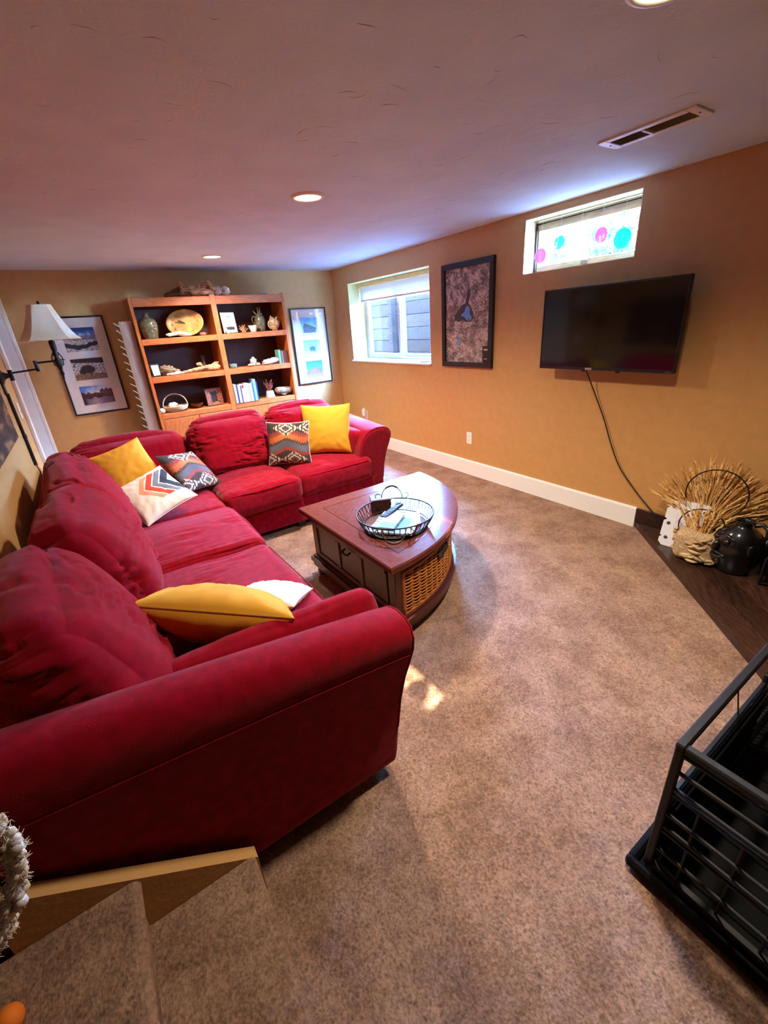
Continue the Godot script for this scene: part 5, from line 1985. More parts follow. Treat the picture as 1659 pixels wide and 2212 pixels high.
func build_small_things() -> void:
	# bundled jacket on the stairs
	var j := thing("jacket", "dark fleece jacket with curly cream trim bundled on the stairs at the left edge", "jacket", Vector3(-0.56, 0.756, -0.60))
	var b := B.new()
	var nz := noise(2.4, FastNoiseLite.TYPE_SIMPLEX_SMOOTH, 3, 401)
	b.ball(Vector3.ZERO, Vector3(0.235, 0.215, 0.22), 40, 28, Basis.IDENTITY, func(d: Vector3): return 0.96 + 0.10 * nz.get_noise_3dv(d))
	obj("body", b, mat(c8(40, 24, 20), 0.95), j)
	var path := []
	for q: Vector3 in [Vector3(-0.36, 1.00, -0.66), Vector3(-0.300, 0.955, -0.65), Vector3(-0.276, 0.905, -0.648), Vector3(-0.266, 0.85, -0.645), Vector3(-0.276, 0.805, -0.648), Vector3(-0.290, 0.765, -0.652), Vector3(-0.312, 0.722, -0.655), Vector3(-0.338, 0.675, -0.66), Vector3(-0.375, 0.63, -0.665), Vector3(-0.44, 0.60, -0.67)]:
		path.append(q - j.position)
	var rng := RandomNumberGenerator.new()
	rng.seed = 402
	var w := B.new()
	for k in 150:
		var f := k / 149.0 * (path.size() - 1.001)
		var q: Vector3 = path[int(f)].lerp(path[int(f) + 1], f - int(f)) + Vector3(rng.randf_range(-1, 1), rng.randf_range(-1, 1), rng.randf_range(-1, 1)) * 0.010
		w.ball(q, Vector3.ONE * rng.randf_range(0.005, 0.0105), 7, 5)
	var hair := B.new()
	for k in 700:
		var f := rng.randf() * (path.size() - 1.001)
		var q: Vector3 = path[int(f)].lerp(path[int(f) + 1], f - int(f))
		var d := Vector3(rng.randf_range(-1, 1), rng.randf_range(-1, 1), rng.randf_range(-1, 1)).normalized()
		var e := Vector3(rng.randf_range(-1, 1), rng.randf_range(-1, 1), rng.randf_range(-1, 1)) * 0.006
		hair.tube([q + d * 0.006, q + d * 0.013 + e, q + d * 0.020 + e * 0.3], [0.0008, 0.0007, 0.0003], 3)
	var trim := obj("curly_trim", w, mat(c8(222, 206, 184), 0.95), j)
	tag(obj("fleece_curl", hair, mat(c8(228, 214, 194), 0.95), trim), "", "", "", "stuff")
	var ball := B.new()
	ball.ball(Vector3.ZERO, Vector3.ONE * 0.0235, 32, 20)
	var bm := mat(c8(244, 126, 24), 0.7)
	var o := obj("toy_ball", ball, bm, null, Transform3D(Basis.IDENTITY, Vector3(-0.431, 0.3845, -0.722)))
	tag(o, "small orange toy ball on a stair at the bottom left corner of the photo", "ball")
	# outlets
	for q in [[Vector3(XR, 0.383, -3.145), "white wall outlet in the middle of the television wall"], [Vector3(XR, 0.385, -5.13), "white wall outlet behind the sofa near the far corner"]]:
		var t := thing("wall_outlet", q[1], "outlet", q[0], -PI * 0.5)
		var pl := B.new()
		pl.span(Vector3(-0.036, -0.060, 0), Vector3(0.036, 0.060, 0.006), 0.003)
		obj("plate", pl, M.white_plastic, t)
		for y: float in [-0.021, 0.021]:
			var s := B.new()
			s.span(Vector3(-0.015, y - 0.014, 0.005), Vector3(0.015, y + 0.014, 0.008), 0.003)
			var so := obj("socket", s, M.white_plastic, t)
			var h := B.new()
			h.span(Vector3(-0.008, y - 0.004, 0.0075), Vector3(-0.006, y + 0.007, 0.0085), 0.0)
			h.span(Vector3(0.006, y - 0.004, 0.0075), Vector3(0.008, y + 0.007, 0.0085), 0.0)
			h.span(Vector3(-0.002, y - 0.010, 0.0075), Vector3(0.002, y - 0.006, 0.0085), 0.0)
			obj("slot", h, M.slot, so)
	var pg := thing("plug_in_freshener", "white plug-in device on the wall outlet behind the sofa", "plug-in", Vector3(XR - 0.006, 0.395, -5.13), -PI * 0.5)
	var pb := B.new()
	pb.cushion(Vector3(0.028, 0.050, 0.024), 0.018, Vector3(0.002, 0.002, 0.002), Vector3i(8, 10, 8), Transform3D(Basis.IDENTITY, Vector3(0.0, 0.02, 0.026)))
	obj("body", pb, M.white_plastic, pg)
	var vent := B.new()
	vent.lathe([Vector2(0.0, 0.0), Vector2(0.014, 0.0), Vector2(0.013, 0.014), Vector2(0.0, 0.016)], 14, Transform3D(Basis.IDENTITY, Vector3(0, 0.068, 0.026)))
	obj("cap", vent, M.white_plastic, pg)
	# booklets on the window sill
	var k := 0
	for q in [[Vector3(3.165, 1.0995, -3.86), 0.25, c8(120, 124, 134), "grey booklet at the bottom of the pair on the window sill"], [Vector3(3.170, 1.1075, -3.85), 0.55, c8(196, 204, 212), "pale booklet on top of the pair on the window sill"]]:
		var t := thing("booklet", q[3], "booklet", q[0], q[1], "booklets on the window sill")
		var a := B.new()
		a.box(Vector3.ZERO, Vector3(0.10, 0.006, 0.145), 0.001)
		obj("pages", a, M.mat_board, t)
		var c := B.new()
		c.box(Vector3(0, 0.0035, 0), Vector3(0.102, 0.001, 0.147), 0.0)
		obj("cover", c, mat(q[2], 0.4), t)
	# glass discs hung in the small window
	var hang := [[-2.478, 1.905, 0.052, c8(176, 60, 190), "purple glass disc hanging lowest, at the left end of the small window"], [-2.318, 1.968, 0.044, c8(30, 150, 214), "small blue glass ball, second from the left in the small window"], [-2.150, 1.941, 0.050, c8(226, 206, 196), "clear swirled glass disc in the middle of the small window"], [-1.996, 1.958, 0.047, c8(214, 50, 220), "bright magenta glass disc, second from the right in the small window"], [-1.842, 1.914, 0.060, c8(0, 150, 226), "large blue glass disc at the right end of the small window"]]
	for q in hang:
		var t := thing("glass_disc", q[4], "ornament", Vector3(XR + 0.075, q[1], q[0]), 0.0, "glass ornaments in the small window")
		var gm := StandardMaterial3D.new()
		gm.transparency = BaseMaterial3D.TRANSPARENCY_ALPHA
		gm.albedo_color = Color(q[3].r, q[3].g, q[3].b, 0.90 if q[2] != 0.050 else 0.55)
		gm.roughness = 0.3
		gm.backlight_enabled = true
		gm.backlight = q[3]
		var d := B.new()
		d.ball(Vector3.ZERO, Vector3(0.016, q[2], q[2]), 32, 18)
		obj("disc", d, gm, t)
		var lp := B.new()
		lp.tube([Vector3(0, q[2] - 0.002, -0.004), Vector3(0, q[2] + 0.008, 0), Vector3(0, q[2] - 0.002, 0.004)], 0.0015, 6)
		obj("loop", lp, M.chrome, t)
		var st := B.new()
		st.tube([Vector3(0, q[2] + 0.007, 0), Vector3(0, 2.143 - q[1], 0)], 0.0009, 5)
		obj("string", st, M.white_plastic, t)
		var hk := B.new()
		hk.tube([Vector3(0, 2.149 - q[1], 0), Vector3(0, 2.139 - q[1], 0), Vector3(0.004, 2.134 - q[1], 0), Vector3(0.008, 2.139 - q[1], 0)], 0.0015, 6)
		obj("hook", hk, M.white_plastic, t)


# ---------------------------------------------------------------- things on the bookcases
func lumpy(seed_: int, amp: float, freq := 2.0) -> Callable:
	var nz := noise(freq, FastNoiseLite.TYPE_SIMPLEX_SMOOTH, 3, seed_)
	return func(d: Vector3): return 1.0 + amp * nz.get_noise_3dv(d)


func rock(called: String, label: String, category: String, at: Vector3, rad: Vector3, seed_: int, m: Material, turn := 0.0, amp := 0.5, group := "") -> Node3D:
	var b := B.new()
	b.ball(Vector3(0, rad.y * 0.9, 0), rad, 20, 14, Basis.IDENTITY, lumpy(seed_, amp))
	var o := obj(called, b, m, null, Transform3D(Basis(Vector3.UP, turn), at))
	tag(o, label, category, group)
	return o


# knobbly branch along the points
func branch(b: B, pts: Array, r0: float, r1: float, seed_: int) -> void:
	var rng := RandomNumberGenerator.new()
	rng.seed = seed_
	var cv := Curve3D.new()
	for i in pts.size():
		var tan: Vector3 = (pts[mini(i + 1, pts.size() - 1)] - pts[maxi(i - 1, 0)]) / 6.0
		cv.add_point(pts[i], -tan, tan)
	var n := pts.size() * 5
	var path := []
	var rad := []
	var l := cv.get_baked_length()
	for i in n + 1:
		path.append(cv.sample_baked(l * i / n))
		var f := float(i) / n
		rad.append(lerpf(r0, r1, f) * rng.randf_range(0.78, 1.22) * (0.45 if i == 0 or i == n else 1.0))
	b.tube(path, rad, 9)


func build_shelf_things() -> void:
	var zf := ZB + 0.012 + BD
	var y1: float = SHELF[0] + 0.0015
	var y2: float = SHELF[1] + 0.0015
	var y3: float = SHELF[2] + 0.0015
	var yt := 1.9105
	# ---- top of the bookcases
	var d0 := B.new()
	branch(d0, [Vector3(-0.16, 0.02, 0.02), Vector3(-0.06, 0.05, -0.01), Vector3(0.06, 0.06, 0.01), Vector3(0.15, 0.03, 0)], 0.022, 0.028, 601)
	branch(d0, [Vector3(-0.13, 0.045, 0.02), Vector3(-0.15, 0.10, 0.03)], 0.024, 0.012, 602)
	branch(d0, [Vector3(0.02, 0.05, 0.01), Vector3(0.08, 0.085, 0.05), Vector3(0.12, 0.035, 0.08)], 0.024, 0.018, 603)
	branch(d0, [Vector3(-0.08, 0.03, 0.04), Vector3(0.02, 0.03, 0.07), Vector3(0.11, 0.02, 0.06)], 0.022, 0.02, 604)
	tag(obj("driftwood", d0, M.driftwood, null, Transform3D(Basis.from_scale(Vector3(1.25, 1.5, 1.2)), Vector3(1.315, yt, -5.45))), "pale gnarled driftwood piece on top of the bookcases, near the middle", "driftwood")
	var d1 := B.new()
	branch(d1, [Vector3(-0.13, 0.012, 0.03), Vector3(-0.05, 0.035, 0.0), Vector3(0.04, 0.055, 0.01), Vector3(0.13, 0.03, 0)], 0.010, 0.028, 605)
	branch(d1, [Vector3(-0.12, 0.015, 0.05), Vector3(0.02, 0.022, 0.07), Vector3(0.12, 0.018, 0.05)], 0.012, 0.018, 606)
	tag(obj("driftwood", d1, tri_tex(mat(c8(150, 120, 104), 0.9), M.driftwood.albedo_texture, Vector3(2, 14, 14)), null, Transform3D(Basis.from_scale(Vector3(1.1, 1.5, 1.2)), Vector3(1.10, yt, -5.50))), "dull brown driftwood on top of the left bookcase", "driftwood")
	var pink := tri_tex(mat(Color.WHITE, 0.7), ntex(noise(0.03, FastNoiseLite.TYPE_SIMPLEX_SMOOTH, 4, 96), 256, [[0.2, c8(150, 96, 84)], [0.5, c8(210, 174, 160)], [0.8, c8(236, 220, 206)]]), Vector3(6, 6, 6))
	rock("conch_shell", "pinkish knobbly shell beside the driftwood on top of the bookcases", "shell", Vector3(1.505, yt, -5.47), Vector3(0.062, 0.058, 0.05), 607, pink, 0.3, 0.8)
	rock("quartz_stone", "pale rounded stone at the right end of the finds on top of the bookcases", "stone", Vector3(1.605, yt, -5.46), Vector3(0.045, 0.052, 0.042), 608, M.bone, 0.0, 0.3)
	var dish := B.new()
	dish.lathe([Vector2(0.0, 0.0), Vector2(0.03, 0.0), Vector2(0.055, 0.016), Vector2(0.052, 0.018), Vector2(0.026, 0.005), Vector2(0.0, 0.005)], 24)
	tag(obj("small_dish", dish, M.white_plastic, null, Transform3D(Basis.IDENTITY, Vector3(2.035, yt, -5.47))), "small white dish on top of the right bookcase", "dish")
	# ---- upper shelf, left
	var v := thing("vase", "olive-green glazed bottle vase with applied leaves on the upper left shelf", "vase", Vector3(0.742, y1, -5.50))
	var vb := B.new()
	vb.lathe([Vector2(0.0, 0), Vector2(0.062, 0), Vector2(0.068, 0.008), Vector2(0.080, 0.07), Vector2(0.088, 0.12), Vector2(0.086, 0.155), Vector2(0.066, 0.190), Vector2(0.034, 0.205), Vector2(0.024, 0.222), Vector2(0.024, 0.238), Vector2(0.032, 0.250), Vector2(0.028, 0.253), Vector2(0.018, 0.24), Vector2(0.016, 0.20), Vector2(0.0, 0.19)], 36, Transform3D.IDENTITY, false)
	obj("body", vb, M.celadon, v)
	for i in 6:
		var lf := B.new()
		var a := 1.05 + 0.10 * sin(i * 2.0)
		lf.ball(Vector3(cos(a) * 0.083, 0.155 - i * 0.014, sin(a) * 0.083), Vector3(0.022, 0.008, 0.008), 12, 6, Basis(Vector3.UP, -a) * Basis(Vector3(1, 0, 0), 0.0) * Basis(Vector3(0, 0, 1), 0.5 if i % 2 else -0.4))
		obj("leaf", lf, mat(c8(150, 152, 128), 0.25), v)
	# pottery clock: a leaning oval bowl face with numerals
	var ck := thing("pottery_clock", "round amber pottery clock face leaning on the upper left shelf", "clock", Vector3(1.115, y1 + 0.135, -5.52))
	ck.rotation = Vector3(-0.30, -0.25, 0.10)
	var tilt := Basis(Vector3(1, 0, 0), PI * 0.5)
	var cb := B.new()
	cb.lathe([Vector2(0.0, -0.055), Vector2(0.07, -0.052), Vector2(0.13, -0.030), Vector2(0.172, 0.006), Vector2(0.180, 0.018), Vector2(0.172, 0.024), Vector2(0.150, 0.014), Vector2(0.10, 0.004), Vector2(0.0, 0.0)], 48, Transform3D(tilt.scaled(Vector3(1.08, 0.80, 1.0)), Vector3.ZERO), false)
	var amber := tri_tex(mat(Color.WHITE, 0.22), ntex(noise(0.015, FastNoiseLite.TYPE_SIMPLEX_SMOOTH, 4, 97), 256, [[0.2, c8(160, 116, 58)], [0.5, c8(184, 138, 74)], [0.8, c8(206, 162, 94)]]), Vector3(2, 2, 2))
	amber.clearcoat_enabled = true
	amber.clearcoat = 0.5
	obj("dial", cb, amber, ck)
	var font := SystemFont.new()
	font.font_names = PackedStringArray(["Droid Serif"])
	for hnum in 12:
		var tm := TextMesh.new()
		tm.text = str(hnum + 1)
		tm.font = font
		tm.font_size = 16
		tm.pixel_size = 0.0019
		tm.depth = 0.002
		var a := PI * 0.5 - TAU * (hnum + 1) / 12.0
		obj("numeral", tm, mat(c8(70, 46, 22), 0.5), ck, Transform3D(Basis.IDENTITY, Vector3(cos(a) * 0.122 * 1.08, sin(a) * 0.122 * 0.8, 0.013)))
	for hh in [[0.07, 2.6, 0.007], [0.10, 2.9, 0.005]]:
		var hb := B.new()
		hb.box(Vector3(hh[0] * 0.5, 0, 0), Vector3(hh[0], hh[2], 0.002), 0.0, Transform3D(Basis(Vector3(0, 0, 1), hh[1]), Vector3(0, 0, 0.012)))
		obj("hand", hb, mat(c8(40, 26, 16), 0.4), ck)
	var hand := B.new()
	branch(hand, [Vector3(0.13, 0.018, 0.0), Vector3(0.05, 0.030, 0.01), Vector3(-0.01, 0.042, 0.0)], 0.014, 0.026, 611)
	for i in 5:
		branch(hand, [Vector3(-0.01, 0.038, 0.0), Vector3(-0.06, 0.040 - i * 0.003, -0.03 + i * 0.018), Vector3(-0.125, 0.030 - i * 0.002, -0.045 + i * 0.026)], 0.016, 0.010, 612 + i)
	tag(obj("root_wood", hand, M.bone, null, Transform3D(Basis.IDENTITY, Vector3(1.005, y1, -5.405))), "pale hand-shaped root of driftwood in front of the pottery clock", "driftwood")
	rock("red_shell", "small reddish shell beside the pottery clock on the upper left shelf", "shell", Vector3(1.255, y1, -5.41), Vector3(0.034, 0.016, 0.02), 620, mat(c8(176, 74, 50), 0.6), 0.0, 0.6)
	# ---- upper shelf, right
	var pf := thing("photo_frame", "white-matted photograph of a rocky tower on the upper right shelf", "picture", Vector3(1.575, y1 + 0.1135, -5.48), 0.0)
	pf.rotation = Vector3(-0.10, 0.22, 0.0)
	framed(pf, 0.176, 0.222, 0.004, 0.012, M.black_frame)
	sheet(pf, "mat_board", -0.0845, 0.0845, -0.1075, 0.1075, 0.0105, M.mat_board)
	sheet(pf, "photograph", -0.052, 0.055, -0.075, 0.075, 0.012, printed(paint(96, 128, func(u: float, vv: float) -> Color:
		var tower := absf(u - 0.5) < 0.10 + 0.20 * vv + 0.04 * sin(vv * 40.0)
		if vv > 0.80:
			return Color(0.16, 0.17, 0.13)
		if tower and vv > 0.12:
			return Color(0.70, 0.48, 0.42).lerp(Color(0.86, 0.74, 0.70), fposmod(sin(u * 60.0 + vv * 23.0) * 5.0, 1.0))
		return Color(0.55, 0.66, 0.82).lerp(Color(0.86, 0.86, 0.90), vv + 0.2 * sin(u * 9.0)))))
	var fs := B.new()
	fs.ball(Vector3(0, 0.035, 0), Vector3(0.016, 0.038, 0.012), 14, 10, Basis(Vector3(0, 0, 1), 0.4), lumpy(621, 0.3))
	tag(obj("white_shell", fs, mat(c8(236, 230, 216), 0.5), null, Transform3D(Basis.IDENTITY, Vector3(1.515, y1, -5.40))), "white scallop shell standing in front of the white-matted photograph", "shell")
	var co := B.new()
	var rng := RandomNumberGenerator.new()
	rng.seed = 622
	for i in 16:
		var e := Vector3(rng.randf_range(-0.05, 0.05), rng.randf_range(0.025, 0.085), rng.randf_range(-0.04, 0.04))
		branch(co, [Vector3(rng.randf_range(-0.02, 0.02), 0.004, 0), e * 0.6 + Vector3(0, 0.004, 0), e], 0.0045, 0.003, 630 + i)
	tag(obj("coral", co, mat(c8(170, 128, 100), 0.8), null, Transform3D(Basis.IDENTITY, Vector3(1.715, y1, -5.43))), "brown branching coral on the upper right shelf beside the white cup", "coral")
	var cup := B.new()
	cup.lathe([Vector2(0.0, 0.0), Vector2(0.028, 0.0), Vector2(0.030, 0.006), Vector2(0.050, 0.055), Vector2(0.056, 0.070), Vector2(0.053, 0.070), Vector2(0.046, 0.055), Vector2(0.026, 0.010), Vector2(0.0, 0.010)], 28, Transform3D.IDENTITY, false)
	tag(obj("white_cup", cup, mat(c8(232, 226, 214), 0.35), null, Transform3D(Basis.IDENTITY, Vector3(1.825, y1, -5.40))), "white flared pottery cup on the upper right shelf", "cup")
	var jug := thing("green_jug", "olive-green glazed jug with a side handle and horned rim on the upper right shelf", "jug", Vector3(1.955, y1, -5.50))
	var jb := B.new()
	jb.lathe([Vector2(0.0, 0), Vector2(0.046, 0), Vector2(0.052, 0.008), Vector2(0.062, 0.06), Vector2(0.066, 0.11), Vector2(0.058, 0.150), Vector2(0.040, 0.172), Vector2(0.036, 0.186), Vector2(0.044, 0.196), Vector2(0.040, 0.197), Vector2(0.030, 0.186), Vector2(0.030, 0.15), Vector2(0.0, 0.14)], 32, Transform3D.IDENTITY, false)
	obj("body", jb, M.celadon, jug)
	var jh := B.new()
	jh.tube([Vector3(-0.044, 0.160, 0.0), Vector3(-0.078, 0.168, 0.005), Vector3(-0.094, 0.14, 0.005), Vector3(-0.088, 0.105, 0.0), Vector3(-0.062, 0.075, 0.0)], [0.009, 0.008, 0.008, 0.008, 0.009], 10)
	obj("handle", jh, M.celadon, jug)
	for q: Vector3 in [Vector3(-0.070, 0.225, 0.01), Vector3(-0.014, 0.262, 0.012), Vector3(0.016, 0.264, 0.012)]:
		var sp := B.new()
		sp.tube([Vector3(q.x * 0.6, 0.190, q.z), q], [0.008, 0.0055], 8)
		obj("horn", sp, mat(c8(150, 130, 112), 0.5), jug)
	var hv := thing("heart_vase", "tan sculpted vase with a ruffled top and handle, rightmost on the upper right shelf", "vase", Vector3(2.100, y1, -5.43))
	var hb2 := B.new()
	hb2.lathe([Vector2(0.0, 0), Vector2(0.026, 0), Vector2(0.034, 0.012), Vector2(0.062, 0.060), Vector2(0.064, 0.092), Vector2(0.046, 0.118), Vector2(0.034, 0.126), Vector2(0.0, 0.126)], 28, Transform3D.IDENTITY, false)
	obj("body", hb2, tri_tex(mat(Color.WHITE, 0.3), ntex(noise(0.02, FastNoiseLite.TYPE_SIMPLEX_SMOOTH, 4, 98), 256, [[0.2, c8(150, 106, 62)], [0.5, c8(200, 172, 128)], [0.8, c8(226, 206, 170)]]), Vector3(6, 6, 6)), hv)
	var rf := B.new()
	for i in 14:
		var a := TAU * i / 14.0
		rf.ball(Vector3(cos(a) * 0.038, 0.128 + 0.012 * sin(a * 3.0), sin(a) * 0.034), Vector3(0.013, 0.010, 0.012), 10, 6, Basis.IDENTITY, lumpy(640 + i, 0.5))
	rf.ball(Vector3(-0.030, 0.150, 0.0), Vector3(0.010, 0.014, 0.010), 10, 6, Basis.IDENTITY, lumpy(660, 0.5))
	obj("ruffled_rim", rf, mat(c8(206, 176, 140), 0.6), hv)
	var hh2 := B.new()
	hh2.tube([Vector3(-0.040, 0.118, 0.0), Vector3(-0.072, 0.095, 0.006), Vector3(-0.078, 0.055, 0.006), Vector3(-0.048, 0.022, 0.0)], 0.0065, 9)
	obj("handle", hh2, mat(c8(214, 196, 164), 0.4), hv)
	# ---- middle shelf, left
	var sf := thing("card_display", "small black stand frame with a white card on the middle left shelf", "picture", Vector3(0.690, y2 + 0.066, -5.44))
	sf.rotation = Vector3(-0.14, 0.45, 0.0)
	framed(sf, 0.105, 0.128, 0.012, 0.010, M.black_frame)
	sheet(sf, "card", -0.041, 0.041, -0.054, 0.054, 0.007, printed(paint(48, 64, func(u: float, vv: float) -> Color:
		if u > 0.16 and u < 0.86 and (absf(fposmod(vv * 6.5, 1.0) - 0.5) < 0.13) and vv > 0.22 and vv < 0.70:
			return Color(0.74, 0.80, 0.88)
		return Color(0.90, 0.93, 0.97))))
	var sk := B.new()
	sk.ball(Vector3(0, 0.048, 0), Vector3(0.085, 0.048, 0.055), 26, 18, Basis(Vector3(0, 0, 1), -0.16), lumpy(671, 0.45))
	sk.ball(Vector3(0.075, 0.030, 0.03), Vector3(0.038, 0.026, 0.03), 16, 10, Basis.IDENTITY, lumpy(672, 0.7))
	tag(obj("animal_skull", sk, tri_tex(mat(c8(190, 180, 166), 0.9), M.stone.albedo_texture, Vector3(6, 6, 6)), null, Transform3D(Basis.IDENTITY, Vector3(0.815, y2 + 0.004, -5.46))), "grey-brown animal skull on the middle left shelf beside the small black frame", "skull")
	var jaw := B.new()
	branch(jaw, [Vector3(-0.09, 0.012, 0.0), Vector3(-0.02, 0.018, 0.01), Vector3(0.03, 0.03, 0.0), Vector3(0.09, 0.012, 0.01)], 0.010, 0.009, 673)
	branch(jaw, [Vector3(-0.05, 0.012, 0.03), Vector3(0.02, 0.012, 0.03), Vector3(0.06, 0.022, 0.01)], 0.009, 0.008, 674)
	tag(obj("bleached_bones", jaw, M.bone, null, Transform3D(Basis.IDENTITY, Vector3(0.870, y2, -5.39))), "pale bleached jaw bones in front of the grey-brown skull", "bone")
	var dr := B.new()
	branch(dr, [Vector3(-0.22, 0.016, 0.03), Vector3(-0.10, 0.028, 0.01), Vector3(0.0, 0.040, 0.0), Vector3(0.12, 0.045, 0.01), Vector3(0.19, 0.055, 0.0)], 0.012, 0.030, 675)
	branch(dr, [Vector3(0.0, 0.045, 0.0), Vector3(-0.01, 0.085, 0.01), Vector3(-0.05, 0.082, 0.02)], 0.022, 0.016, 676)
	branch(dr, [Vector3(0.06, 0.03, 0.03), Vector3(0.13, 0.026, 0.05), Vector3(0.20, 0.040, 0.03)], 0.026, 0.022, 677)
	branch(dr, [Vector3(0.10, 0.05, 0.0), Vector3(0.16, 0.085, 0.01), Vector3(0.20, 0.082, 0.0)], 0.014, 0.008, 678)
	tag(obj("driftwood", dr, M.driftwood, null, Transform3D(Basis.IDENTITY, Vector3(1.165, y2, -5.44))), "long reddish-brown driftwood branch on the middle left shelf", "driftwood")
	var bot := B.new()
	bot.lathe([Vector2(0.0, 0), Vector2(0.034, 0), Vector2(0.036, 0.006), Vector2(0.033, 0.06), Vector2(0.024, 0.075), Vector2(0.022, 0.165), Vector2(0.026, 0.17), Vector2(0.020, 0.175), Vector2(0.0, 0.172)], 22, Transform3D.IDENTITY, false)
	tag(obj("dark_bottle", bot, mat(c8(66, 40, 32), 0.5), null, Transform3D(Basis.IDENTITY, Vector3(1.225, y2 + 0.0, -5.56))), "tall dark brown bottle behind the driftwood on the middle left shelf", "bottle")
	# ---- middle shelf, right
	var tc := B.new()
	tc.lathe([Vector2(0.0, 0), Vector2(0.034, 0), Vector2(0.040, 0.008), Vector2(0.044, 0.030), Vector2(0.040, 0.048), Vector2(0.037, 0.048), Vector2(0.038, 0.030), Vector2(0.0, 0.012)], 24, Transform3D.IDENTITY, false)
	tag(obj("teal_bowl", tc, mat(c8(92, 112, 98), 0.4), null, Transform3D(Basis.IDENTITY, Vector3(1.530, y2, -5.46))), "small grey-green bowl on the middle right shelf", "bowl")
	rock("stone", "flat grey-green stone on the middle right shelf", "stone", Vector3(1.735, y2, -5.44), Vector3(0.038, 0.016, 0.03), 681, M.stone, 0.0, 0.4)
	rock("stone", "small brown stone propped between the flat stone and the pink conch", "stone", Vector3(1.815, y2, -5.42), Vector3(0.032, 0.018, 0.026), 682, M.stone, 1.0, 0.5)
	rock("stone", "tall knobbly tan stone at the back of the middle right shelf", "stone", Vector3(1.795, y2, -5.50), Vector3(0.040, 0.048, 0.032), 683, M.bone, 0.4, 0.9)
	var cs := B.new()
	cs.ball(Vector3(0, 0.034, 0), Vector3(0.115, 0.034, 0.05), 30, 16, Basis(Vector3(0, 0, 1), 0.06), lumpy(684, 0.5))
	for i in 5:
		cs.ball(Vector3(0.02 + i * 0.02, 0.060 - i * 0.003, 0.02), Vector3(0.012, 0.018, 0.012), 8, 6)
	tag(obj("conch_shell", cs, mat(c8(214, 158, 148), 0.4), null, Transform3D(Basis.IDENTITY, Vector3(1.985, y2, -5.42))), "large pink conch shell lying on the middle right shelf", "shell")
	var old := [[2.088, 0.030, 0.158, c8(94, 150, 128), "teal cloth-bound book, left of the small row on the middle right shelf"], [2.122, 0.026, 0.142, c8(120, 92, 58), "olive-brown old book between the teal and dark books on the middle right shelf"], [2.150, 0.028, 0.150, c8(86, 40, 28), "dark red-brown old book second from the right on the middle right shelf"], [2.178, 0.024, 0.146, c8(110, 66, 46), "brown old book against the right side of the middle right shelf"]]
	for q in old:
		book(q[4], Vector3(q[0], y2, -5.43), q[1], q[2], 0.11, q[3], "", c8(214, 196, 160), "old books on the middle right shelf")
	# ---- lower shelf, left
	var wb := B.new()
	wb.ball(Vector3(0, 0.030, 0), Vector3(0.030, 0.030, 0.030), 22, 14, Basis.IDENTITY, lumpy(690, 0.12))
	tag(obj("urchin_shell", wb, mat(c8(228, 220, 200), 0.7), null, Transform3D(Basis.IDENTITY, Vector3(0.645, y3, -5.385))), "round white sea-urchin shell at the left end of the lower left shelf", "shell")
	var bk := thing("gift_basket", "small tan wicker basket with a tall hoop handle on the lower left shelf", "basket", Vector3(0.800, y3, -5.44))
	for j in 7:
		var hr := B.new()
		var rp := []
		var rr: float = [0.080, 0.098, 0.110, 0.118, 0.122, 0.124, 0.126][j]
		for i in 36:
			var a := TAU * i / 36.0
			var wv := 0.003 * sin(i * 3.0 + j * PI)
			rp.append(Vector3(cos(a) * (rr + wv), 0.008 + j * 0.0085, sin(a) * (rr + wv) * 0.8))
		hr.tube(rp, 0.0052, 6, true)
		obj("strand", hr, M.straw_pale, bk)
	var bb := B.new()
	bb.lathe([Vector2(0.0, 0.002), Vector2(0.08, 0.002), Vector2(0.08, 0.006), Vector2(0.0, 0.006)], 24, Transform3D(Basis.IDENTITY.scaled(Vector3(1, 1, 0.8)), Vector3.ZERO), false)
	obj("bottom", bb, M.straw_pale, bk)
	var bh := B.new()
	var hp := []
	for i in 21:
		var a := PI * i / 20.0
		hp.append(Vector3(cos(a) * 0.127 * (1.0 + 0.06 * sin(a)), 0.055 + sin(a) * 0.135, 0.0))
	bh.tube(hp, 0.0062, 8)
	obj("handle", bh, M.straw_pale, bk)
	rock("cat_skull", "small pale skull inside the hoop-handled basket", "skull", Vector3(0.775, y3 + 0.030, -5.44), Vector3(0.048, 0.036, 0.036), 691, M.bone, 0.2, 0.6)
	rock("pale_shell", "pale shells heaped at the right in the hoop-handled basket", "shell", Vector3(0.850, y3 + 0.022, -5.43), Vector3(0.045, 0.020, 0.04), 692, mat(c8(214, 192, 160), 0.7), 0.2, 0.8)
	var di := B.new()
	di.lathe([Vector2(0.0, 0), Vector2(0.026, 0), Vector2(0.03, 0.006), Vector2(0.062, 0.036), Vector2(0.070, 0.046), Vector2(0.066, 0.046), Vector2(0.05, 0.030), Vector2(0.0, 0.012)], 24, Transform3D.IDENTITY, false)
	tag(obj("brown_bowl", di, mat(c8(110, 64, 42), 0.35), null, Transform3D(Basis.IDENTITY, Vector3(1.035, y3, -5.47))), "dark brown flared bowl on the lower left shelf", "bowl")
	var pt := thing("pottery_ornament", "square flared reddish-brown pottery frame on the lower left shelf", "picture frame", Vector3(1.235, y3 + 0.099, -5.45))
	pt.rotation = Vector3(-0.12, 0.10, 0.0)
	var pm := tri_tex(mat(Color.WHITE, 0.35), ntex(noise(0.02, FastNoiseLite.TYPE_SIMPLEX_SMOOTH, 4, 99), 256, [[0.2, c8(70, 34, 22)], [0.5, c8(120, 62, 40)], [0.8, c8(164, 98, 66)]]), Vector3(6, 6, 6))
	var pp := B.new()
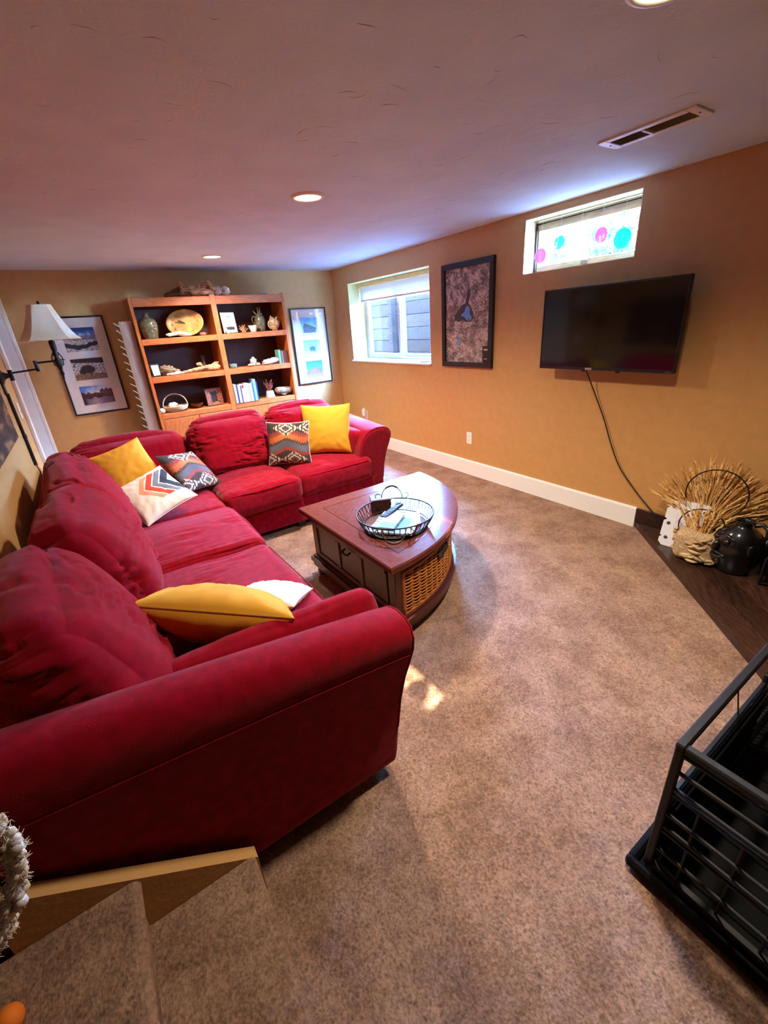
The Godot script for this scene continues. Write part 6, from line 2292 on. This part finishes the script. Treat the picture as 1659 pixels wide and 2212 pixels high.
	for k in 4:
		var bsx := Basis(Vector3(0, 0, 1), k * PI * 0.5)
		var o := [Vector3(-0.094, -0.094, 0.012), Vector3(0.094, -0.094, 0.012), Vector3(0.034, -0.058, 0.0), Vector3(-0.034, -0.058, 0.0)]
		if k % 2 == 1:
			o = [Vector3(-0.094, -0.094, 0.012), Vector3(0.094, -0.094, 0.012), Vector3(0.058, -0.034, 0.0), Vector3(-0.058, -0.034, 0.0)]
		pp.quad(bsx * o[0], bsx * o[1], bsx * o[2], bsx * o[3])
		var dn := Vector3(0, 0, -0.022)
		pp.quad(bsx * (o[1] + dn), bsx * (o[0] + dn), bsx * (o[3] + dn), bsx * (o[2] + dn))
		pp.quad(bsx * (o[0] + dn), bsx * (o[1] + dn), bsx * o[1], bsx * o[0])
	obj("frame", pp, pm, pt)
	var ps := B.new()
	ps.span(Vector3(-0.040, -0.062, -0.016), Vector3(0.040, 0.062, -0.010), 0.0)
	obj("opening", ps, mat(c8(30, 18, 14), 0.5), pt)
	# ---- lower shelf, right: books, twig vase, wood block
	var rowb := [[0.022, 0.215, c8(196, 206, 214), "pale blue-white book"], [0.020, 0.205, c8(40, 52, 84), "dark navy book"], [0.024, 0.200, c8(224, 226, 230), "white book with a dark title"], [0.016, 0.190, c8(64, 50, 70), "thin dark purple book"], [0.026, 0.206, c8(236, 232, 226), "white red-topped book"], [0.022, 0.198, c8(240, 236, 226), "cream book"], [0.030, 0.212, c8(246, 242, 232), "thick ivory book"], [0.014, 0.185, c8(196, 120, 74), "thin orange-tan book"], [0.024, 0.200, c8(238, 234, 228), "white book beside the orange one"], [0.022, 0.208, c8(44, 104, 168), "mid-blue book"], [0.026, 0.248, c8(120, 170, 214), "light-blue book, tallest"], [0.012, 0.215, c8(30, 66, 120), "thin deep-blue book"]]
	var x := 1.452
	for i in rowb.size():
		var q: Array = rowb[i]
		var lbl: String = q[3] + " in the row on the lower right shelf"
		book(lbl, Vector3(x + q[0] * 0.5, y3, -5.41), q[0], q[1], 0.15, q[2], "", c8(236, 230, 216), "paperbacks on the lower right shelf", 1 if i == 4 else (2 if i in [0, 2, 5, 6, 8] else 0))
		x += q[0] + 0.0015
	var tv := thing("twig_vase", "grey crackled pot holding dry reddish twigs on the lower right shelf", "vase", Vector3(1.905, y3, -5.42))
	var pb := B.new()
	pb.lathe([Vector2(0.0, 0), Vector2(0.052, 0), Vector2(0.056, 0.006), Vector2(0.046, 0.06), Vector2(0.040, 0.082), Vector2(0.036, 0.082), Vector2(0.040, 0.04), Vector2(0.0, 0.02)], 28, Transform3D.IDENTITY, false)
	obj("pot", pb, tri_tex(mat(Color.WHITE, 0.5), ntex(noise(0.05, FastNoiseLite.TYPE_SIMPLEX_SMOOTH, 3, 110), 256, [[0.2, c8(130, 136, 146)], [0.8, c8(206, 208, 212)]]), Vector3(6, 6, 6)), tv)
	rng.seed = 700
	var tw := B.new()
	for i in 16:
		var e := Vector3(rng.randf_range(-0.07, 0.06), rng.randf_range(0.14, 0.225), rng.randf_range(-0.04, 0.04))
		branch(tw, [Vector3(rng.randf_range(-0.02, 0.02), 0.04, 0), Vector3(e.x * 0.5, e.y * 0.6, e.z * 0.5), e], 0.0028, 0.0018, 710 + i)
		for k in 4:
			var f := rng.randf_range(0.45, 1.0)
			tw.ball(Vector3(e.x * f, lerpf(0.05, e.y, f), e.z * f) + Vector3(rng.randf_range(-1, 1), rng.randf_range(-1, 1), rng.randf_range(-1, 1)) * 0.008, Vector3(0.005, 0.006, 0.005), 6, 4)
	obj("dry_twig", tw, mat(c8(128, 62, 36), 0.85), tv)
	var blk := B.new()
	blk.cushion(Vector3(0.105, 0.036, 0.05), 0.03, Vector3(0.004, 0.006, 0.006), Vector3i(18, 10, 10), Transform3D(Basis(Vector3(0, 0, 1), -0.05), Vector3(0, 0.062, 0)), folds(0.006, Vector3(14, 20, 14), 720))
	branch(blk, [Vector3(-0.06, 0.04, 0.02), Vector3(-0.01, 0.012, 0.03), Vector3(0.05, 0.04, 0.02)], 0.014, 0.012, 721)
	tag(obj("wood_block", blk, tri_tex(mat(c8(205, 190, 170), 0.9), M.stone.albedo_texture, Vector3(2, 9, 9)), null, Transform3D(Basis.IDENTITY, Vector3(2.090, y3, -5.43))), "weathered grey-tan log block at the right end of the lower right shelf", "wood")


# a standing book, spine to the room (+z)
func book(label: String, at: Vector3, w: float, h: float, d: float, col: Color, _unused: String, paper: Color, group: String, mark := 0) -> void:
	var t := thing("book", label, "book", at, 0.0, group)
	var c := B.new()
	c.span(Vector3(-w / 2, 0, -d / 2), Vector3(-w / 2 + 0.002, h, d / 2), 0.0005)
	c.span(Vector3(w / 2 - 0.002, 0, -d / 2), Vector3(w / 2, h, d / 2), 0.0005)
	c.box(Vector3(0, h / 2, d / 2), Vector3(w, h, 0.004), 0.0015)
	obj("cover", c, mat(col, 0.5), t)
	var p := B.new()
	p.span(Vector3(-w / 2 + 0.002, 0.003, -d / 2 + 0.003), Vector3(w / 2 - 0.002, h - 0.003, d / 2 - 0.002), 0.0)
	obj("pages", p, mat(paper, 0.9), t)
	if mark == 1:
		var r := B.new()
		r.span(Vector3(-w / 2 + 0.001, h * 0.78, d / 2 + 0.0015), Vector3(w / 2 - 0.001, h * 0.97, d / 2 + 0.0025), 0.0)
		obj("title_block", r, mat(c8(176, 26, 44), 0.5), t)
	elif mark == 2:
		var r := B.new()
		for k in 3:
			r.span(Vector3(-w * 0.18, h * (0.30 + k * 0.16), d / 2 + 0.0015), Vector3(w * 0.18, h * (0.40 + k * 0.16), d / 2 + 0.0024), 0.0)
		obj("title_block", r, mat(c8(110, 104, 100), 0.6), t)


# ---------------------------------------------------------------- things on the wood platform
func ear_of_wheat(b: B, foot: Vector3, tip: Vector3, bend: Vector3, rng: RandomNumberGenerator) -> void:
	var mid := (foot + tip) * 0.5 + bend
	var path := []
	for i in 7:
		var f := i / 6.0
		path.append(foot.lerp(mid, f).lerp(mid.lerp(tip, f), f))
	b.tube(path, [0.0024, 0.0023, 0.0022, 0.002, 0.0019, 0.0017, 0.0013], 4)
	var d: Vector3 = (path[6] - path[5]).normalized()
	for k in 9:
		var o: Vector3 = tip - d * (k * 0.0085)
		var s := Vector3(rng.randf_range(-1, 1), rng.randf_range(-1, 1), rng.randf_range(-1, 1)).normalized()
		var e := (d + s * 0.35).normalized()
		b.tube([o, o + e * 0.008, o + e * 0.015], [0.0022, 0.0062, 0.0014], 4)
		if k % 2 == 0:
			b.tube([o + e * 0.012, o + (d + s * 0.25).normalized() * rng.randf_range(0.035, 0.06)], [0.0012, 0.0006], 3)


func hoop(parent: Node3D, c: Vector3, r: float, a0: float, a1: float, ex: Vector3, ey: Vector3, rad: float) -> void:
	var b := B.new()
	var path := []
	for i in 33:
		var a := lerpf(a0, a1, i / 32.0)
		path.append(c + ex * cos(a) * r + ey * sin(a) * r)
	b.tube(path, rad, 7)
	obj("hoop_handle", b, M.black_iron, parent)


func build_hearth_things() -> void:
	var y := 0.0435
	var rng := RandomNumberGenerator.new()
	rng.seed = 800
	# tall sheaf with its hoop, at the back
	var sh := thing("wheat_sheaf", "large fan of dried wheat with a tall black hoop against the ochre wall", "dried wheat", Vector3(2.985, y, -0.955))
	sh.scale = Vector3(0.9, 0.86, 0.86)
	var pot := B.new()
	pot.lathe([Vector2(0.0, 0), Vector2(0.05, 0), Vector2(0.055, 0.01), Vector2(0.062, 0.16), Vector2(0.066, 0.20), Vector2(0.061, 0.20), Vector2(0.055, 0.1), Vector2(0.0, 0.05)], 24, Transform3D.IDENTITY, false)
	obj("basket", pot, M.wicker_dark, sh)
	var acr := Vector3(0.21, 0, 0.978)
	for lot in 4:
		var b := B.new()
		for k in 84:
			var f := rng.randf_range(-1, 1)
			var an := f * 1.05 + 0.02
			var l := rng.randf_range(0.36, 0.56) * (1.0 - 0.08 * absf(f))
			var foot := Vector3(rng.randf_range(-0.03, 0.03), 0.14, rng.randf_range(-0.03, 0.03))
			var depth := rng.randf_range(-0.03, 0.09)
			var tip := Vector3(depth, 0.12 + cos(an) * l, 0) + acr * (sin(an) * l * 0.80)
			tip.x = minf(tip.x, 0.12)
			ear_of_wheat(b, foot, tip, Vector3(0, 0.05, 0), rng)
		obj("wheat_stalk", b, [M.straw, mat(c8(220, 168, 94), 0.8), mat(c8(240, 200, 132), 0.8), mat(c8(206, 152, 84), 0.8)][lot], sh).set_meta("kind", "stuff")
	hoop(sh, Vector3(-0.075, 0.47, 0.055), 0.175, -0.9, PI + 0.35, acr, Vector3.UP, 0.0045)
	# white notched slab leaning in front
	var pl := thing("white_slab", "white square slab with notched edge and dark studs leaning beside the wheat", "slab", Vector3(2.880, y + 0.002, -1.030))
	pl.rotation = Vector3(0, -PI * 0.5 + 0.10, 0)
	var g := Basis(Vector3(1, 0, 0), -0.26)
	var poly := PackedVector2Array([Vector2(-0.105, 0.02), Vector2(-0.085, 0.0), Vector2(0.085, 0.0), Vector2(0.105, 0.02), Vector2(0.105, 0.07), Vector2(0.092, 0.075), Vector2(0.105, 0.082), Vector2(0.105, 0.165), Vector2(0.092, 0.172), Vector2(0.105, 0.180), Vector2(0.105, 0.262), Vector2(0.088, 0.280), Vector2(0.02, 0.280), Vector2(-0.085, 0.280), Vector2(-0.105, 0.262), Vector2(-0.105, 0.235), Vector2(-0.093, 0.228), Vector2(-0.105, 0.220), Vector2(-0.105, 0.165), Vector2(-0.090, 0.156), Vector2(-0.105, 0.146), Vector2(-0.105, 0.060), Vector2(-0.092, 0.053), Vector2(-0.105, 0.046)])
	var sb := B.new()
	sb.prism(poly, 0.014, Transform3D(g, Vector3.ZERO))
	pl.scale = Vector3(1.12, 1.12, 1.12)
	obj("slab", sb, mat(c8(224, 222, 226), 0.5), pl)
	for q: Vector2 in [Vector2(-0.072, 0.235), Vector2(-0.078, 0.135), Vector2(0.078, 0.235), Vector2(0.078, 0.05), Vector2(-0.072, 0.05)]:
		var st := B.new()
		st.ball(g * Vector3(q.x, q.y, 0.001), Vector3(0.010, 0.010, 0.004), 12, 6, g)
		obj("stud", st, mat(c8(60, 50, 58), 0.5), pl)
	for k in 4:
		var rg := B.new()
		var path := []
		for i in 25:
			var a := lerpf(0.6, 3.6, i / 24.0)
			path.append(g * Vector3(0.045 + cos(a) * (0.05 + k * 0.014), 0.12 + sin(a) * (0.05 + k * 0.014), 0.0005))
		rg.tube(path, 0.0011, 5)
		obj("incised_ring", rg, mat(c8(204, 202, 208), 0.5), pl)
	# pale raffia basket with short wheat and its hoop
	var rb := thing("raffia_basket", "pale knotted raffia basket of short wheat with a thin black hoop", "basket", Vector3(2.830, y, -0.915))
	rb.scale = Vector3(1.3, 1.3, 1.3)
	var bs := B.new()
	bs.cushion(Vector3(0.055, 0.072, 0.082), 0.03, Vector3(0.006, 0.0, 0.006), Vector3i(10, 12, 14), Transform3D(Basis(Vector3.UP, 0.2), Vector3(0.0, 0.075, 0)))
	obj("body", bs, M.straw_pale, rb)
	for k in 34:
		var kn := B.new()
		var a := rng.randf_range(1.6, 4.9)
		var yy := rng.randf_range(0.012, 0.138)
		var c := Vector3(cos(a) * 0.058, yy, sin(a) * 0.086)
		var tdir := Vector3(-sin(a), rng.randf_range(-0.9, 0.9), cos(a)).normalized()
		kn.tube([c - tdir * 0.026, c - tdir * 0.010 + Vector3(cos(a), 0, sin(a)) * 0.010, c + tdir * 0.010 + Vector3(cos(a), 0.1, sin(a)) * 0.010, c + tdir * 0.026], [0.003, 0.007, 0.007, 0.003], 6)
		obj("raffia_strand", kn, [M.straw_pale, mat(c8(208, 180, 134), 0.85)][k % 2], rb)
	var wb := B.new()
	for k in 26:
		var f := rng.randf_range(-1, 1)
		ear_of_wheat(wb, Vector3(rng.randf_range(-0.02, 0.02), 0.12, f * 0.05), Vector3(rng.randf_range(-0.04, 0.03), rng.randf_range(0.20, 0.27), f * 0.11), Vector3(0, 0.01, 0), rng)
	obj("wheat_stalk", wb, M.straw, rb).set_meta("kind", "stuff")
	hoop(rb, Vector3(-0.01, 0.17, 0.005), 0.088, 0.15, PI + 0.25, acr, Vector3.UP, 0.0028)
	# black face jug
	var jg := thing("face_jug", "glossy black face jug with bulging features and a loop handle at the rim", "jug", Vector3(2.855, y, -0.722))
	jg.rotation.y = -0.65
	var jb := B.new()
	jb.lathe([Vector2(0.0, 0), Vector2(0.070, 0), Vector2(0.078, 0.008), Vector2(0.102, 0.06), Vector2(0.118, 0.13), Vector2(0.116, 0.19), Vector2(0.092, 0.245), Vector2(0.058, 0.275), Vector2(0.040, 0.285), Vector2(0.038, 0.305), Vector2(0.047, 0.316), Vector2(0.042, 0.318), Vector2(0.028, 0.305), Vector2(0.028, 0.26), Vector2(0.0, 0.25)], 44, Transform3D.IDENTITY, false)
	obj("body", jb, M.black_glaze, jg)
	# features face -x towards the room
	for s: float in [-1.0, 1.0]:
		var ey := B.new()
		ey.ball(Vector3(-0.098, 0.205, s * 0.040), Vector3(0.018, 0.018, 0.020), 16, 10)
		obj("eye", ey, M.black_glaze, jg)
		var br := B.new()
		br.tube([Vector3(-0.088, 0.236, s * 0.012), Vector3(-0.096, 0.240, s * 0.038), Vector3(-0.080, 0.224, s * 0.068)], [0.008, 0.011, 0.006], 8)
		obj("brow", br, M.black_glaze, jg)
		var er := B.new()
		er.ball(Vector3(-0.02, 0.185, s * 0.120), Vector3(0.022, 0.034, 0.014), 14, 10)
		obj("ear", er, M.black_glaze, jg)
	var ns := B.new()
	ns.ball(Vector3(-0.122, 0.168, 0.0), Vector3(0.024, 0.034, 0.018), 16, 10, Basis(Vector3(0, 0, 1), -0.3))
	obj("nose", ns, M.black_glaze, jg)
	var mo := B.new()
	mo.tube([Vector3(-0.104, 0.112, -0.050), Vector3(-0.122, 0.106, -0.02), Vector3(-0.122, 0.106, 0.02), Vector3(-0.104, 0.112, 0.050)], [0.006, 0.010, 0.010, 0.006], 8)
	mo.tube([Vector3(-0.104, 0.118, -0.050), Vector3(-0.122, 0.130, -0.02), Vector3(-0.122, 0.130, 0.02), Vector3(-0.104, 0.118, 0.050)], [0.006, 0.009, 0.009, 0.006], 8)
	obj("mouth", mo, M.black_glaze, jg)
	var hd := B.new()
	hd.tube([Vector3(0.030, 0.300, 0.035), Vector3(0.05, 0.315, 0.065), Vector3(0.055, 0.300, 0.098), Vector3(0.055, 0.262, 0.105), Vector3(0.052, 0.225, 0.085)], [0.012, 0.011, 0.011, 0.011, 0.012], 10)
	obj("handle", hd, M.black_glaze, jg)
	# dark mesh screen at the right edge
	var sc := thing("mesh_screen", "black wire-mesh fireplace screen beside the face jug at the right edge", "fireplace screen", Vector3(2.80, y, -0.545))
	sc.rotation.y = 0.55
	var fr := B.new()
	fr.tube([Vector3(0, 0.005, -0.03), Vector3(0, 0.16, -0.03), Vector3(0.0, 0.30, 0.06), Vector3(0, 0.34, 0.25), Vector3(0, 0.34, 0.60), Vector3(0, 0.005, 0.60)], 0.008, 8)
	fr.tube([Vector3(0, 0.010, -0.03), Vector3(0, 0.010, 0.60)], 0.008, 8)
	obj("frame", fr, M.black_iron, sc)
	for k in 31:
		var z := -0.02 + k * 0.02
		var top := 0.16 + 0.14 * clampf((z + 0.03) / 0.09, 0, 1) + 0.04 * clampf((z - 0.06) / 0.19, 0, 1)
		var w := B.new()
		w.tube([Vector3(0, 0.01, z), Vector3(0, top, z)], 0.0012, 4)
		obj("mesh_wire", w, M.black_iron, sc)
	for k in 16:
		var yy := 0.02 + k * 0.02
		var z0 := -0.03 if yy < 0.16 else lerpf(-0.03, 0.06, clampf((yy - 0.16) / 0.14, 0, 1)) + 0.19 * clampf((yy - 0.30) / 0.04, 0, 1)
		var w := B.new()
		w.tube([Vector3(0, yy, z0), Vector3(0, yy, 0.60)], 0.0012, 4)
		obj("mesh_wire", w, M.black_iron, sc)
	var bkp := B.new()
	bkp.span(Vector3(0.03, 0.0, 0.02), Vector3(0.20, 0.25, 0.58), 0.01)
	obj("firebox", bkp, M.black_plastic, sc)
	var cd := B.new()
	cd.tube([Vector3(3.095, 0.13, -0.76), Vector3(3.085, 0.150, -0.70), Vector3(3.085, 0.180, -0.655), Vector3(3.09, 0.21, -0.60), Vector3(3.095, 0.22, -0.5)], 0.005, 7)
	tag(obj("white_cable", cd, M.white_plastic), "white cord on the wall behind the black face jug", "cord")
